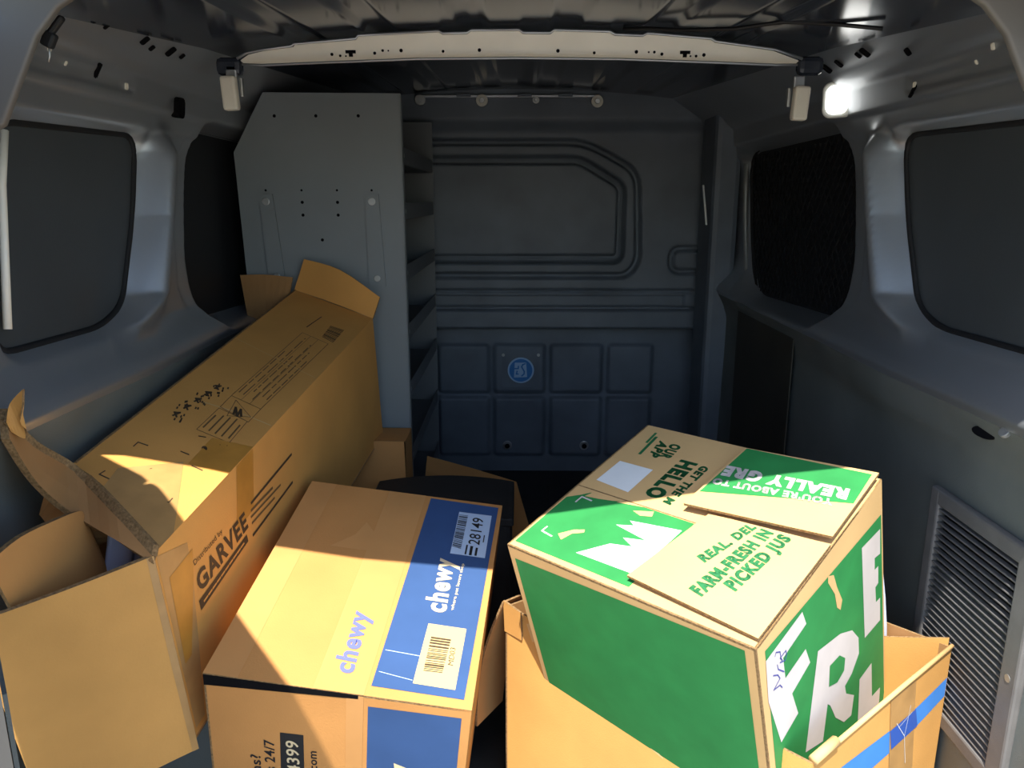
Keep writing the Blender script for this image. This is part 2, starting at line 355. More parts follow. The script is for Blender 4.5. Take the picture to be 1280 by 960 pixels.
TEXTS = [('.com', 0.012), ('28149', 0.01), ('4399', 0.012), ('APP', 0.05), ('Distributed by', 0.0), ('FARM-FRESH IN', 0.055), ('GARVEE', 0.035), ('GET THE M', 0.05), ('HELLO', 0.05), ('MD03', 0.0), ('OUR', 0.05), ('PICKED JUS', 0.055), ('REAL. DEL', 0.055), ('REALLY GRE', 0.055), ("YOU'RE ABOUT TO", 0.045), ('chewy', 0.03), ('chewy', 0.035), ('ns?', 0.012), ('us 24/7', 0.012), ('where pet lovers shop', 0.012)]
for st_, b_ in TEXTS: glyphs(st_, b_)
UV = {
 'CT': {'stripe': [[0.6294,0.9854],[0.9817,0.9789],[0.966,0.0317],[0.6166,0.0357]],
  'sticker': [[0.7888,0.9185],[0.9541,0.9195],[0.9555,0.6615],[0.7912,0.6631]],
  't28149': [[0.9184,0.7288],[0.9167,0.8923],[0.865,0.7302]],
  'bar1': [[0.7924,0.8995],[0.8368,0.9003],[0.8367,0.6925],[0.7936,0.7002]],
  'chewy': [[0.8275,0.3618],[0.8143,0.6307],[0.7351,0.3634]],
  'tagline': [[0.8605,0.3798],[0.866,0.6166],[0.8462,0.3793]],
  'label2': [[0.77,0.3074],[0.9287,0.3059],[0.927,0.0612],[0.7654,0.0643]],
  'bar2': [[0.7933,0.2526],[0.8751,0.2519],[0.8668,0.1134],[0.7936,0.1124]],
  'MD03': [[0.902,0.1483],[0.8999,0.2186],[0.8812,0.1502]],
  'chewy2': [[0.5337,0.0662],[0.5175,0.3177],[0.4555,0.0709]]},
 'CF': {'blue': [[0.617,0.0449],[0.9658,0.0419],[0.9832,0.4712],[0.6263,0.4953]],
  'black': [[0.2806,0.2388],[0.3718,0.2364],[0.3721,0.8813],[0.2729,0.8866]],
  'phone': [[0.3603,0.7841],[0.3496,0.2744],[0.3115,0.7842]],
  'call': [[0.2568,0.6602],[0.2556,0.2853],[0.2169,0.6633]],
  'quest': [[0.198,0.7195],[0.1988,0.3745],[0.1577,0.7227]],
  'com': [[0.429,0.6262],[0.4211,0.3142],[0.3961,0.628]],
  'chewy3': [[0.857,0.7321],[0.8035,0.3155],[0.7377,0.7368]]},
 'GT': {'green': [[0.0317,1.0147],[0.3997,1.0276],[0.4437,0.8663],[0.4458,0.4499],[0.0352,0.4654]],
  'white': [[0.0909,0.7328],[0.1961,0.6538],[0.2212,0.5743],[0.249,0.632],[0.2752,0.5493],[0.3022,0.6995],[0.3296,0.6365],[0.3486,0.6668],[0.3881,0.4676],[0.2988,0.4722],[0.0973,0.4932]],
  'mark1': [[0.3515,0.9283],[0.3915,0.9273],[0.3865,0.8763]],
  'mark2': [[0.1618,0.9291],[0.1319,0.9305],[0.1238,0.8755]],
  'scrap1': [[0.1479,0.8628],[0.1984,0.8232],[0.2192,0.7857],[0.2022,0.7779],[0.1746,0.8149],[0.1243,0.8296]],
  'scrap2': [[0.4079,0.6921],[0.4401,0.6181],[0.4093,0.6078],[0.3933,0.6509]],
  'kraftstrip': [[0.3525,1.0336],[0.4289,1.0287],[0.4595,0.6934],[0.4343,0.7703]],
  'square': [[0.6869,0.9407],[0.6883,0.7771],[0.5045,0.7791],[0.5202,0.9469]],
  'getthe': [[0.8041,0.6151],[0.512,0.6222],[0.798,0.5797]],
  'hello': [[0.8066,0.7085],[0.5182,0.7125],[0.8071,0.6367]],
  'our': [[0.9034,0.8133],[0.7872,0.808],[0.9002,0.7647]],
  'app': [[0.903,0.871],[0.7793,0.8546],[0.8941,0.8256]],
  'dl': [[0.9269,0.9184],[0.7754,0.9087],[0.9163,0.8913]],
  'stars': [[0.957,0.9371],[0.8682,0.9311],[0.9447,0.9129]],
  'flap1': [[0.5122,0.4249],[0.5408,-0.0322],[0.0279,0.0099],[0.0583,0.4819]],
  'flap2': [[0.9592,0.5023],[0.494,0.5172],[0.568,-0.0294],[0.9963,0.0076]],
  'f1a': [[0.2515,0.3014],[0.5114,0.2425],[0.2647,0.3328]],
  'f1b': [[0.0982,0.2287],[0.5094,0.1807],[0.1074,0.2711]],
  'f1c': [[0.1752,0.1529],[0.5094,0.1177],[0.1862,0.193]],
  'f2green': [[0.9592,0.5023],[0.9717,0.01],[0.7653,-0.0101],[0.5731,0.5113]],
  'f2a': [[0.8371,0.0499],[0.796,0.5159],[0.7737,0.0385]],
  'f2b': [[0.7662,0.069],[0.6958,0.5209],[0.7282,0.0591]]},
 'GL': {'green': [[1.0085,0.05],[0.0357,0.0196],[0.0704,0.4914],[0.9966,0.7492]]},
 'GR': {'green': [[0.0504,0.0422],[0.9847,0.1282],[0.9474,1.0022],[0.0183,0.4615]],
  'F': [[0.0472,0.0748],[0.3029,0.0787],[0.3245,0.1375],[0.1532,0.1414],[0.1556,0.219],[0.3068,0.2204],[0.3316,0.2914],[0.1904,0.3054],[0.2199,0.4081],[0.0904,0.4188],[0.0376,0.2155]],
  'R': [[0.3948,0.2934],[0.5799,0.3552],[0.6818,0.4129],[0.7364,0.4835],[0.7354,0.5526],[0.662,0.5886],[0.5969,0.5942],[0.6037,0.6332],[0.6746,0.6968],[0.6417,0.766],[0.5717,0.7398],[0.5017,0.6606],[0.4645,0.5763],[0.4435,0.5522],[0.3868,0.6713],[0.2491,0.6012]],
  'Rh': [[0.4779,0.4148],[0.5616,0.4325],[0.6083,0.4786],[0.5936,0.5216],[0.5311,0.5259],[0.4609,0.4907]],
  'E': [[0.7941,0.1501],[0.9701,0.1772],[0.9657,0.2758],[0.9115,0.2616],[0.909,0.3086],[0.9454,0.3151],[0.9421,0.3848],[0.9119,0.3847],[0.9154,0.4506],[0.9575,0.4586],[0.9531,0.5566],[0.7957,0.5274]],
  'V': [[0.7331,0.6691],[0.8553,0.6849],[0.851,0.8426],[0.9392,0.8675],[0.92,0.9551],[0.8075,0.9544],[0.6926,0.8912]],
  'scrape': [[0.5052,0.08],[0.549,0.1035],[0.5708,0.1645],[0.6081,0.2373],[0.5893,0.2652],[0.5627,0.2383],[0.5502,0.1771],[0.5023,0.1034]],
  'h3': [[0.1033,0.0979],[0.1109,0.0898],[0.136,0.1057],[0.1378,0.13],[0.1449,0.1435],[0.1323,0.1259],[0.1732,0.128],[0.175,0.1451],[0.1618,0.1561],[0.1296,0.1404]],
  'h2': [[0.1118,0.1353],[0.1146,0.154],[0.1496,0.1889]],
  'h1': [[0.0808,0.1514],[0.1085,0.1701],[0.1203,0.1918],[0.0747,0.2001],[0.1162,0.2141],[0.1289,0.2325]]},
 'BR': {'blue': [[0.1917,0.1285],[0.5881,0.1664],[0.7629,0.1631],[1.0206,0.1434],[1.0231,0.2335],[0.8463,0.2527],[0.6405,0.275],[0.4319,0.2719]],
  'tape': [[0.5077,0.0503],[0.6917,0.0514],[0.8849,0.6734],[0.6353,0.5168]],
  'bluetape': [[0.5354,0.1616],[0.7328,0.1633],[0.7678,0.2604],[0.5636,0.262]]},
 'VT': {'rect1': [[0.3979,0.5014],[0.7706,0.4897],[0.7702,0.1759],[0.4103,0.1965]],
  'rect2': [[0.3477,0.4935],[0.3979,0.5014],[0.4103,0.1965],[0.3554,0.1922]],
  'rect3': [[0.2544,0.4862],[0.3428,0.4927],[0.3553,0.2045],[0.2768,0.1827]],
  'tri': [[0.3361,0.3813],[0.3931,0.4354],[0.3723,0.2122]],
  'barcode': [[0.7917,0.2897],[0.8672,0.316],[0.873,0.1549],[0.7855,0.1436]],
  'bline': [[0.8083,0.5039],[0.8946,0.4738]],
  'icons': [[0.2364,0.738],[0.4148,0.6549]],
  'L1': [[0.12,0.7611],[0.1344,0.7632],[0.1437,0.6791]],
  'dot1': [[0.2268,0.3049]],
  'dot2': [[0.1065,0.4822]],
  'd3': [[0.2435,0.4242],[0.2518,0.373]],
  'd4': [[0.259,0.2292],[0.2676,0.1799]],
  'd5': [[0.1847,0.4338],[0.1909,0.3639]],
  'd6': [[0.1957,0.2395],[0.2104,0.2004]],
  'd7': [[0.1754,0.271],[0.1823,0.1813]],
  'L2': [[0.0365,0.7565],[0.0233,0.7654],[0.0313,0.679]],
  'L3': [[0.0739,0.2727],[0.0844,0.1901],[0.0962,0.1923]],
  'tape': [[0.2606,0.3273],[0.3069,-0.0234],[0.2182,-0.0468],[0.1727,0.3084]],
  'crease': [[0.6061,1.1137],[0.6048,-0.0281]],
  'crease2': [[0.3323,0.6357],[0.381,-0.0018]]},
 'VR': {'garvee': [[0.0805,0.3799],[0.2448,0.3594],[0.0755,0.2787]],
  'dist': [[0.0806,0.2342],[0.1673,0.237],[0.0781,0.2053]],
  'bar': [[0.0729,0.4094],[0.2355,0.3886],[0.2369,0.4313],[0.0739,0.4642]],
  'l1': [[0.2671,0.2626],[0.4408,0.2644]],
  'l2': [[0.256,0.4342],[0.4283,0.4275]],
  'tl1': [[0.263,0.2991],[0.3473,0.3186]],
  'tl2': [[0.2594,0.3318],[0.3789,0.3565]],
  'tl3': [[0.2593,0.3679],[0.3489,0.3848]],
  'tape1': [[0.2407,0.0301],[0.3024,0.0478],[0.2724,0.2846],[0.2101,0.2409]],
  'tape2': [[0.0281,0.1547],[0.084,0.1692],[0.0723,0.2713],[0.0214,0.4933],[0.0109,0.4652]]},
}

# ================================================================== the van's body
WIN_TOP = 1.20
def y_edge1(z):      # forward edge of the rear quarter panel: leans forward going up
    return np.interp(z, [0.80, 0.86, 0.906, 1.05, 1.17, 1.25], [0.42, 0.50, 0.580, 0.655, 0.695, 0.71])
def y_edge2(z):      # rear edge of the side-door window
    return np.interp(z, [0.76, 0.80, 0.90, 1.05, 1.20, 1.30], [0.93, 0.875, 0.845, 0.855, 0.92, 0.98])
WIN1 = round_poly([(0.275, 1.192), (0.70, 1.203), (0.655, 1.05), (0.575, 0.885), (0.49, 0.858), (0.20, 0.862), (0.235, 1.02)], 0.05)
WIN2 = round_poly([(0.95, 1.245), (1.76, 1.235), (1.70, 1.0), (1.60, 0.775), (0.90, 0.795), (0.865, 0.92), (0.89, 1.10)], 0.10)

def wall_half(y, z):
    """half width of the inside skin at (y, z)"""
    Wd = np.interp(z, [0.0, 0.3, 0.60, 0.69, 0.735, 0.765, 0.785, 0.80, 0.825, 0.85, 0.95, 1.15, 1.205, 1.212, 1.245, 1.252, 1.30, 1.315, 1.335, 1.36, 1.39, 1.42],
                   [0.70, 0.705, 0.71, 0.71, 0.695, 0.678, 0.668, 0.676, 0.700, 0.718, 0.724, 0.720, 0.716, 0.708, 0.706, 0.698, 0.692, 0.672, 0.655, 0.62, 0.575, 0.53])
    zw = sst(0.80, 0.90, z) * (1 - sst(1.16, 1.24, z))
    e1, e2 = y_edge1(z), y_edge2(z) - 0.035
    t = (y - e1) / (e2 - e1)
    ramp = 0.744 - 0.068 * (0.7 * np.clip((t + 0.05) / 0.24, 0, 1) + 0.3 * sst(-0.05, 0.19, t)) + 0.055 * sst(0.20, 0.75, t)
    ramp = ramp + 0.01 * sst(0.93, 1.05, t)
    k = zw * sst(-0.05, 0.05, t) * (1 - sst(1.0, 1.3, t))
    Wd = Wd * (1 - k) + ramp * k
    Wd = Wd + 0.012 * zw * sst(1.05, 1.3, t) * (1 - sst(1.8, 1.9, y))
    d1 = sdf_poly(y, z, WIN1); Wd = np.where(d1 < 0.02, np.maximum(Wd, Wd + (0.748 - Wd) * sst(0.018, -0.012, d1)), Wd)
    d2 = sdf_poly(y, z, WIN2); Wd = np.where(d2 < 0.02, Wd + (0.765 - Wd) * sst(0.015, -0.02, d2), Wd)
    # a shallow pressing in the upper rail
    dr = sdf_poly(y, z, round_poly([(0.30, 1.285), (0.62, 1.290), (0.62, 1.268), (0.30, 1.262)], 0.01))
    Wd = Wd + 0.006 * sst(0.006, -0.006, dr)
    # softly swollen shoulder over the rear wheel
    Wd = Wd - 0.02 * np.exp(-((y - 0.55) / 0.25) ** 2 - ((z - 0.72) / 0.05) ** 2)
    return Wd

ys = np.linspace(0.05, 2.0, 300)
def side(sgn, nm, zlo, zhi, nz, m, wname):
    zz = np.linspace(zlo, zhi, nz)
    Y, Z = np.meshgrid(ys, zz, indexing='ij')
    X = sgn * wall_half(Y, Z)
    return grid_mesh(nm, m, X, Y, Z, None, flip=(sgn > 0))
for sgn, nm, tn in ((-1, 'wall_left', 'trim_1'), (1, 'wall_right', 'trim_2')):
    w = side(sgn, nm, 0.77, 1.42, 160, M['paint'], nm)
    setp(w, 'grey painted metal side of the van on the %s, with a bright pillar' % ('left' if sgn < 0 else 'right'), 'wall', kind='structure')
    t = side(sgn, tn, 0.0, 0.772, 70, M['plastic'], tn)
    setp(t, 'dark plastic lower side lining on the %s of the van' % ('left' if sgn < 0 else 'right'), 'trim', kind='structure')

def on_wall(sgn, y, z, off=0.0):
    w = float(wall_half(np.array([[y]]), np.array([[z]]))[0, 0])
    return Vector((sgn * (w - off), y, z))

# rear quarter blanking panels (windows 1 and 3) and side-door windows (2 and 4)
def blank(name, sgn, poly, m, xw, inset, label, depth=0.006):
    P2 = [( -sgn * 0 + (y), z) for y, z in poly]
    cy = sum(p[0] for p in poly) / len(poly); cz = sum(p[1] for p in poly) / len(poly)
    sh = [(cy + (y - cy) * inset, cz + (z - cz) * inset) for y, z in poly]
    vs1 = [Vector((sgn * xw, y, z)) for y, z in sh]; vs2 = [Vector((sgn * (xw + depth), y, z)) for y, z in sh]
    n = len(sh); vv = vs1 + vs2
    ff = [tuple(range(n)), tuple(range(2 * n - 1, n - 1, -1))] + [(i, i + n, (i + 1) % n + n, (i + 1) % n) for i in range(n)]
    bm = bmesh.new(); B = [bm.verts.new(v) for v in vv]
    for f in ff: bm.faces.new([B[i] for i in f])
    o = link_bm(name, bm, m); setp(o, label, 'window', kind='structure'); return o
def ring_strip(name, sgn, poly, xw, w, m, parent, sc=1.0):
    cy = sum(p[0] for p in poly) / len(poly); cz = sum(p[1] for p in poly) / len(poly)
    pts = [(cy + (y - cy) * sc, cz + (z - cz) * sc) for y, z in poly] ; pts.append(pts[0])
    return tube(name, m, [(sgn * xw, y, z) for y, z in pts], w, parent, 6)
for sgn, n, side_name in ((-1, 1, 'left'), (1, 3, 'right')):
    o = blank('window_%d' % n, sgn, WIN1, M['panelgrey'], 0.742, 0.985, 'flat dark grey blanking panel in the rear window opening on the %s' % side_name)
    ring_strip('gasket', sgn, WIN1, 0.741, 0.006, M['gasket'], o, 0.985)
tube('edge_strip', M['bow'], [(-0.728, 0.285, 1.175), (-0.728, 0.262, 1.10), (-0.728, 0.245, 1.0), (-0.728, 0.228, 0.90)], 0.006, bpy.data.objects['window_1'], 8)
w2 = blank('window_2', -1, WIN2, M['black'], 0.758, 0.985, 'black side window behind the grey shelf unit')
ring_strip('gasket', -1, WIN2, 0.755, 0.007, M['gasket'], w2, 0.985)
w4 = blank('window_4', 1, WIN2, M['black'], 0.758, 0.985, 'black side-door window with a diamond mesh guard')
ring_strip('gasket', 1, WIN2, 0.755, 0.007, M['gasket'], w4, 0.985)
# diamond mesh guard: hundreds of thin wires in one part
vv = []; ff = []
for s_ in (1, -1):
    for k in range(-40, 60):
        a = []
        y0 = 0.8 + k * 0.034
        pts = [(y0 + s_ * t, 0.76 + t * 1.25) for t in np.linspace(0, 0.42, 60)]
        pa = np.array(pts); dd_ = sdf_poly(pa[:, 0], pa[:, 1], WIN2); ins = [p for p, q in zip(pts, dd_) if q < -0.02]
        if len(ins) > 2:
            (ya, za), (yb, zb) = ins[0], ins[-1]; b = len(vv); h = 0.0017
            for (yy, zz_) in ((ya, za), (yb, zb)):
                vv += [(0.750, yy, zz_ - h), (0.750, yy, zz_ + h), (0.753, yy, zz_ + h), (0.753, yy, zz_ - h)]
            for i in range(4): ff.append((b + i, b + (i + 1) % 4, b + 4 + (i + 1) % 4, b + 4 + i))
g = link('mesh_guard', vv, ff, M['gasket'], w4); g['kind'] = 'stuff'

# ---------------- floor
fl = box('floor', M['floor'], (0, 1.05, -0.02), (1.46, 2.30, 0.04)); setp(fl, 'dark rubber cargo floor of the van', 'floor', kind='structure')
for k in range(9):
    box('rib', M['floor'], (-0.56 + k * 0.14, 1.2, 0.002), (0.05, 1.5, 0.006), fl, 0.002)

# ---------------- wheel arches
for sgn, side_name in ((-1, 'left'), (1, 'right')):
    zz = np.linspace(0, 1, 14); yy = np.linspace(0, 1, 20)
    U, V = np.meshgrid(yy, zz, indexing='ij')
    Y = 0.40 + 0.62 * U
    top = 0.30 * np.sqrt(np.clip(1 - (2 * U - 1) ** 4, 0, 1)); wid = 0.16 if sgn < 0 else 0.06
    Z = top * np.minimum(1, V * 1.8); X = sgn * (0.71 - wid * (1 - np.clip((V - 0.55) / 0.45, 0, 1)))
    o = grid_mesh('wheel_arch', M['plastic'], X, Y, Z, None, flip=(sgn > 0)); o.name = 'trim_%d' % (3 if sgn < 0 else 4)
    setp(o, 'dark plastic wheel arch cover at the foot of the %s wall' % side_name, 'trim', kind='structure')

# ---------------- roof
def roof_z(x, y):
    return np.interp(y, [-0.1, 0.0, 0.75, 1.95, 2.1], [1.350, 1.362, 1.4065, 1.450, 1.454]) - 0.11 * x * x
xs = np.linspace(-0.66, 0.66, 180); yr = np.linspace(0.02, 2.05, 90)
X, Y = np.meshgrid(xs, yr, indexing='ij')
Z = roof_z(X, Y)
for xc in (-0.42, -0.27, -0.09, 0.09, 0.27, 0.42):
    Z = Z + 0.006 * sst(0.032, 0.022, np.abs(X - xc)) * sst(0.06, 0.14, Y) * (1 - sst(1.88, 1.93, Y))
roof = grid_mesh('ceiling', M['roof'], X, Y, Z, None, flip=True)
setp(roof, 'dark glossy ribbed sheet metal roof of the van', 'ceiling', kind='structure')

# roof bow: stepped cream-grey pressed beam across the roof
bx0 = [(-0.548, 1.346), (-0.53, 1.356), (-0.5, 1.362), (-0.44, 1.369), (-0.436, 1.373), (-0.315, 1.382), (-0.31, 1.388), (-0.155, 1.3955), (-0.147, 1.391), (-0.1, 1.392), (-0.092, 1.397), (0, 1.3975), (0.008, 1.392), (0.06, 1.3915), (0.068, 1.397), (0.175, 1.394), (0.185, 1.3885), (0.238, 1.3865), (0.247, 1.391), (0.37, 1.381), (0.378, 1.376), (0.495, 1.361), (0.548, 1.344),
       (0.54, 1.336), (0.50, 1.3355), (0.40, 1.3395), (0.20, 1.3465), (0.0, 1.349), (-0.20, 1.3475), (-0.40, 1.3405), (-0.50, 1.3365), (-0.54, 1.338)]
bow_y = 0.75
verts = [(x, bow_y + (1.395 - z) * 0.3, z) for x, z in bx0] + [(x, bow_y + 0.035, z + 0.004) for x, z in bx0]
n = len(bx0); bm = bmesh.new(); B = [bm.verts.new(v) for v in verts]
bm.faces.new(B[:n]); bm.faces.new(B[n:][::-1])
for i in range(n): bm.faces.new((B[i], B[i + n], B[(i + 1) % n + n], B[(i + 1) % n]))
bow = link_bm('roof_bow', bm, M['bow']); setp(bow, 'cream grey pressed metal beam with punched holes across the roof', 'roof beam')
fl_pts = [(x, bow_y - 0.004, z) for x, z in bx0[:23]]
tube('top_flange', M['paint'], fl_pts, 0.0028, bow, 6)
tube('bottom_flange', M['paint'], [(x, bow_y - 0.001, z - 0.002) for x, z in bx0[23:]], 0.0025, bow, 6)
def bowz(px): return px
for hx, hz, r in ((-0.366, 1.3560, .0030), (-0.350, 1.3535, .0024), (-0.339, 1.3530, .0016), (-0.282, 1.3580, .0030), (-0.266, 1.3625, .0026), (-0.255, 1.3622, .0016), (-0.230, 1.3625, .0034),
                  (-0.148, 1.361, .0028), (-0.077, 1.363, .0034), (0.076, 1.3615, .0034), (0.147, 1.3580, .0028), (0.229, 1.3595, .0034), (0.253, 1.3590, .0018), (0.264, 1.3590, .0026), (0.279, 1.3555, .0030),
                  (0.335, 1.3520, .0018), (0.346, 1.3520, .0026), (0.361, 1.3540, .0034)):
    prism('rivet_hole', M['hole'], disc(r, 14), (hx, bow_y + (1.395 - hz) * 0.3 - 0.0010, hz), (0, -0.958, -0.287), 0.0006, bow)
T_ = [(-.010, .005), (-.010, -.001), (-.004, -.001), (-.004, -.007), (.004, -.007), (.004, -.001), (.010, -.001), (.010, .005)]
for hx, hz in ((-0.329, 1.3585), (0.324, 1.3565)):
    prism('slot', M['hole'], T_, (hx, bow_y + (1.395 - hz) * 0.3 - 0.0010, hz), (0, -0.958, -0.287), 0.0006, bow)
for s_ in (-1, 1):
    box('end_bracket', M['roof'], (s_ * 0.572, bow_y + 0.022, 1.335), (0.05, 0.03, 0.034), bow, 0.010)

# hanging cream covers below the bow's ends
for s_, zc, xc, lb in ((-1, 1.283, -0.568, 'cream plastic cover hanging at the left end of the roof beam'), (1, 1.263, 0.552, 'cream plastic cover hanging at the right end of the roof beam')):
    t = thing('strap_cover', (xc, bow_y, zc - 0.033), lb, 'cover')
    box('cover', M['cream'], (xc, bow_y, zc), (0.030, 0.022, 0.064), t, 0.005, Matrix.Rotation(s_ * 0.05, 3, 'Y'))
    box('hanger', M['paint'], (xc - s_ * 0.002, bow_y + 0.012, zc + 0.038), (0.022, 0.01, 0.03), t, 0.003)
    box('side_clip', M['steel'], (xc - s_ * 0.021, bow_y + 0.01, zc + 0.012), (0.006, 0.012, 0.036), t, 0.002)

# cable under the roof
cb = [(0.20, 0.74, 1.398), (0.235, 0.72, 1.394), (0.30, 0.67, 1.381), (0.38, 0.615, 1.372), (0.45, 0.575, 1.375), (0.52, 0.53, 1.362), (0.58, 0.48, 1.345)]
setp(tube('roof_cable', M['cable'], cb, 0.0035), 'thin black cable running along under the roof at the right', 'cable')

# ---------------- bulkhead
xb = np.linspace(-0.74, 0.72, 260); zb = np.linspace(0.0, 1.46, 270)
X, Z = np.meshgrid(xb, zb, indexing='ij'); R = np.zeros_like(X)      # R: relief towards the camera
def groove(poly, w, dep, rr=0.05):
    global R
    d = sdf_poly(X, Z, round_poly(poly, rr)); R = R - dep * sst(w, w * 0.45, np.abs(d)); return d
d = groove([(-0.62, 1.277), (0.235, 1.277), (0.425, 1.178), (0.44, 0.86), (0.40, 0.805), (-0.62, 0.805)], 0.013, 0.036, 0.06)
d = groove([(-0.58, 1.217), (0.22, 1.217), (0.372, 1.128), (0.372, 0.865), (-0.58, 0.865)], 0.017, 0.048, 0.03)
R = R - 0.012 * sst(0.0, -0.012, d)
R = R - 0.03 * sst(0.009, 0.003, np.abs(Z - 0.747)) * sst(-0.7, -0.69, X) * sst(0.65, 0.64, X)
R = R - 0.03 * sst(0.009, 0.003, np.abs(Z - 0.684)) * sst(0.65, 0.64, X)
R = R - 0.014 * sst(0.74, 0.735, Z) * sst(0.69, 0.695, Z) * sst(0.62, 0.61, X)
R = R - 0.13 * sst(0.612, 0.59, Z)
groove([(0.56, 0.905), (0.70, 0.905), (0.70, 0.82), (0.56, 0.82)], 0.012, 0.03, 0.04)
for xa, xc in ((-0.313, -0.119), (-0.092, 0.100), (0.132, 0.326), (0.357, 0.523)):
    for za, zc in ((0.336, 0.522), (0.075, 0.309)):
        d = sdf_poly(X, Z, round_poly([(xa, za), (xc, za), (xc, zc), (xa, zc)], 0.012)); R = R + 0.016 * sst(0.012, -0.006, d)
R = R + 0.03 * sst(1.30, 1.36, Z)
bulk = grid_mesh('wall_front', M['bulk'], X, 2.0 - R, Z, None, flip=True)
setp(bulk, 'black moulded bulkhead behind the seats with recessed panels', 'wall', kind='structure')
# header flange and its bolts
hd = box('header_flange', M['paint'], (-0.03, 1.958, 1.426), (0.62, 0.012, 0.010), bulk, 0.003)
for xk in (-0.19, 0.02, 0.16):
    box('flange_notch', M['bulk'], (xk, 1.949, 1.4285), (0.05, 0.006, 0.011), hd, 0.002)
def bolt(x, z, r, m, lab):
    t = thing('header_bolt', (x, 1.965, z), lab, 'bolt', 'bolts along the top of the bulkhead')
    prism('washer', m, disc(r, 24), (x, 1.945, z), (0, -1, 0), 0.008, t, bev=0.002)
    prism('bolt_head', M['steel'], disc(r * 0.48, 6), (x, 1.938, z), (0, -1, 0), 0.008, t, bev=0.001)
bolt(-0.340, 1.413, 0.0185, M['steel'], 'grey bolt nearest the shelf unit under the roof at the bulkhead')
bolt(-0.127, 1.411, 0.0205, M['cream'], 'cream washer bolt between the shelf unit and the small white bolt')
bolt(0.059, 1.413, 0.0120, M['whiteP'], 'small white bolt in the row above the bulkhead')
bolt(0.270, 1.408, 0.0205, M['cream'], 'cream washer bolt at the right end of the row above the bulkhead')
for x, lb in ((-0.044, 'steel ring bolt low on the bulkhead below the blue badge'), (0.266, 'steel ring bolt low on the bulkhead to the right of the badge')):
    t = thing('floor_bolt', (x, 2.11, 0.095), lb, 'bolt', 'ring bolts low on the bulkhead')
    prism('washer', M['steel'], disc(0.019, 24), (x, 2.110, 0.114), (0, -1, 0), 0.008, t, bev=0.002)
    prism('socket', M['hole'], disc(0.010, 16), (x, 2.1015, 0.114), (0, -1, 0), 0.0015, t)
# round blue badge
bd = thing('badge', (0.01, 2.1, 0.40), 'round blue badge with pale ring and letters on the bulkhead', 'badge')
by = 2.109
prism('backing_plate', M['bulk'], rrect(0.15, 0.15, 0.01), (0.01, by + 0.004, 0.431), (0, -1, 0), 0.004, bd)
prism('rim', M['logopale'], disc(0.052, 40), (0.01, by, 0.425), (0, -1, 0), 0.004, bd, bev=0.001)
prism('field', M['logoblue'], disc(0.0455, 40), (0.01, by - 0.0008, 0.425), (0, -1, 0), 0.002, bd)
bp_ = Panel((0.01 - 0.052, by - 0.0010, 0.373), (0.062, by - 0.0010, 0.373), (-0.042, by - 0.0010, 0.477))
bp_.poly('emblem', round_poly([(0.24, 0.22), (0.74, 0.24), (0.70, 0.80), (0.27, 0.80)], 0.03), M['logopale'], bd, 1)
bp_.polys('letter_strokes', bp_.stroke([(0.66, 0.76), (0.57, 0.72), (0.53, 0.64), (0.58, 0.55), (0.63, 0.46), (0.62, 0.36), (0.54, 0.29)], 0.0055) +
          bp_.stroke([(0.27, 0.57), (0.40, 0.57), (0.41, 0.66)], 0.005) + bp_.stroke([(0.36, 0.47), (0.33, 0.36), (0.40, 0.36)], 0.005), M['logoblue'], bd, 2)
for x in (-0.059, 0.079):
    prism('rivet', M['steel'], disc(0.006, 12), (x, by, 0.486), (0, -1, 0), 0.006, bd)
# pale strip standing in for outside light leaking past the bulkhead
setp(box('trim_5', M['whiteP'], (0.613, 1.755, 1.062), (0.006, 0.01, 0.13), None, 0.002, Matrix.Rotation(-0.14, 3, 'Y')), 'pale strip coloured as outside light leaking beside the bulkhead', 'trim', kind='structure')
pl = [(0.735, 1.735, 1.19), (0.735, 1.725, 1.12), (0.735, 1.705, 1.02), (0.735, 1.675, 0.92), (0.735, 1.645, 0.84), (0.735, 1.61, 0.80), (0.735, 1.55, 0.775), (0.735, 1.45, 0.765)]
setp(tube('trim_6', M['steel'], pl, 0.009), 'side-door window edge, made bright in place of its reflection', 'trim', kind='structure')  # steel tone stands in for the reflection along the window edge
setp(box('trim_7', M['bulk'], (0.685, 1.86, 0.72), (0.09, 0.20, 1.44), None, 0.02), 'dark door pillar at the right end of the bulkhead', 'trim', kind='structure')
# brown hardboard door lining
setp(box('trim_8', M['hardboard'], (0.694, 1.315, 0.48), (0.003, 0.50, 0.52)), 'brown-black hardboard lining low on the side door', 'trim', kind='structure')

# ---------------- door frame ring at the back and the outer shell that keeps the sun out
half_in = [(0.735, 0.0), (0.735, 0.3), (0.735, 0.55), (0.735, 0.85), (0.725, 1.05), (0.69, 1.115), (0.595, 1.163), (0.543, 1.258), (0.515, 1.288), (0.485, 1.305), (0.40, 1.322), (0.2, 1.335), (0.0, 1.338)]
half_out = [(0.73, 0.0), (0.73, 0.3), (0.72, 0.58), (0.63, 0.70), (0.622, 1.05), (0.617, 1.155), (0.615, 1.265), (0.63, 1.290), (0.74, 1.298), (0.735, 1.402), (0.56, 1.388), (0.35, 1.335), (0.0, 1.322)]  # outer edge out of view, left corner notched to shape the sun patch
def loop(h): return [(-x, z) for x, z in h] + [(x, z) for x, z in h[-2::-1]]
li, lo = loop(half_in), loop(half_out)
half_r = [(0.705, 0.0), (0.705, 0.3), (0.705, 0.58), (0.705, 0.70), (0.705, 1.05), (0.70, 1.13), (0.66, 1.165), (0.62, 1.19), (0.57, 1.225), (0.53, 1.26), (0.49, 1.29), (0.35, 1.318), (0.0, 1.322)]
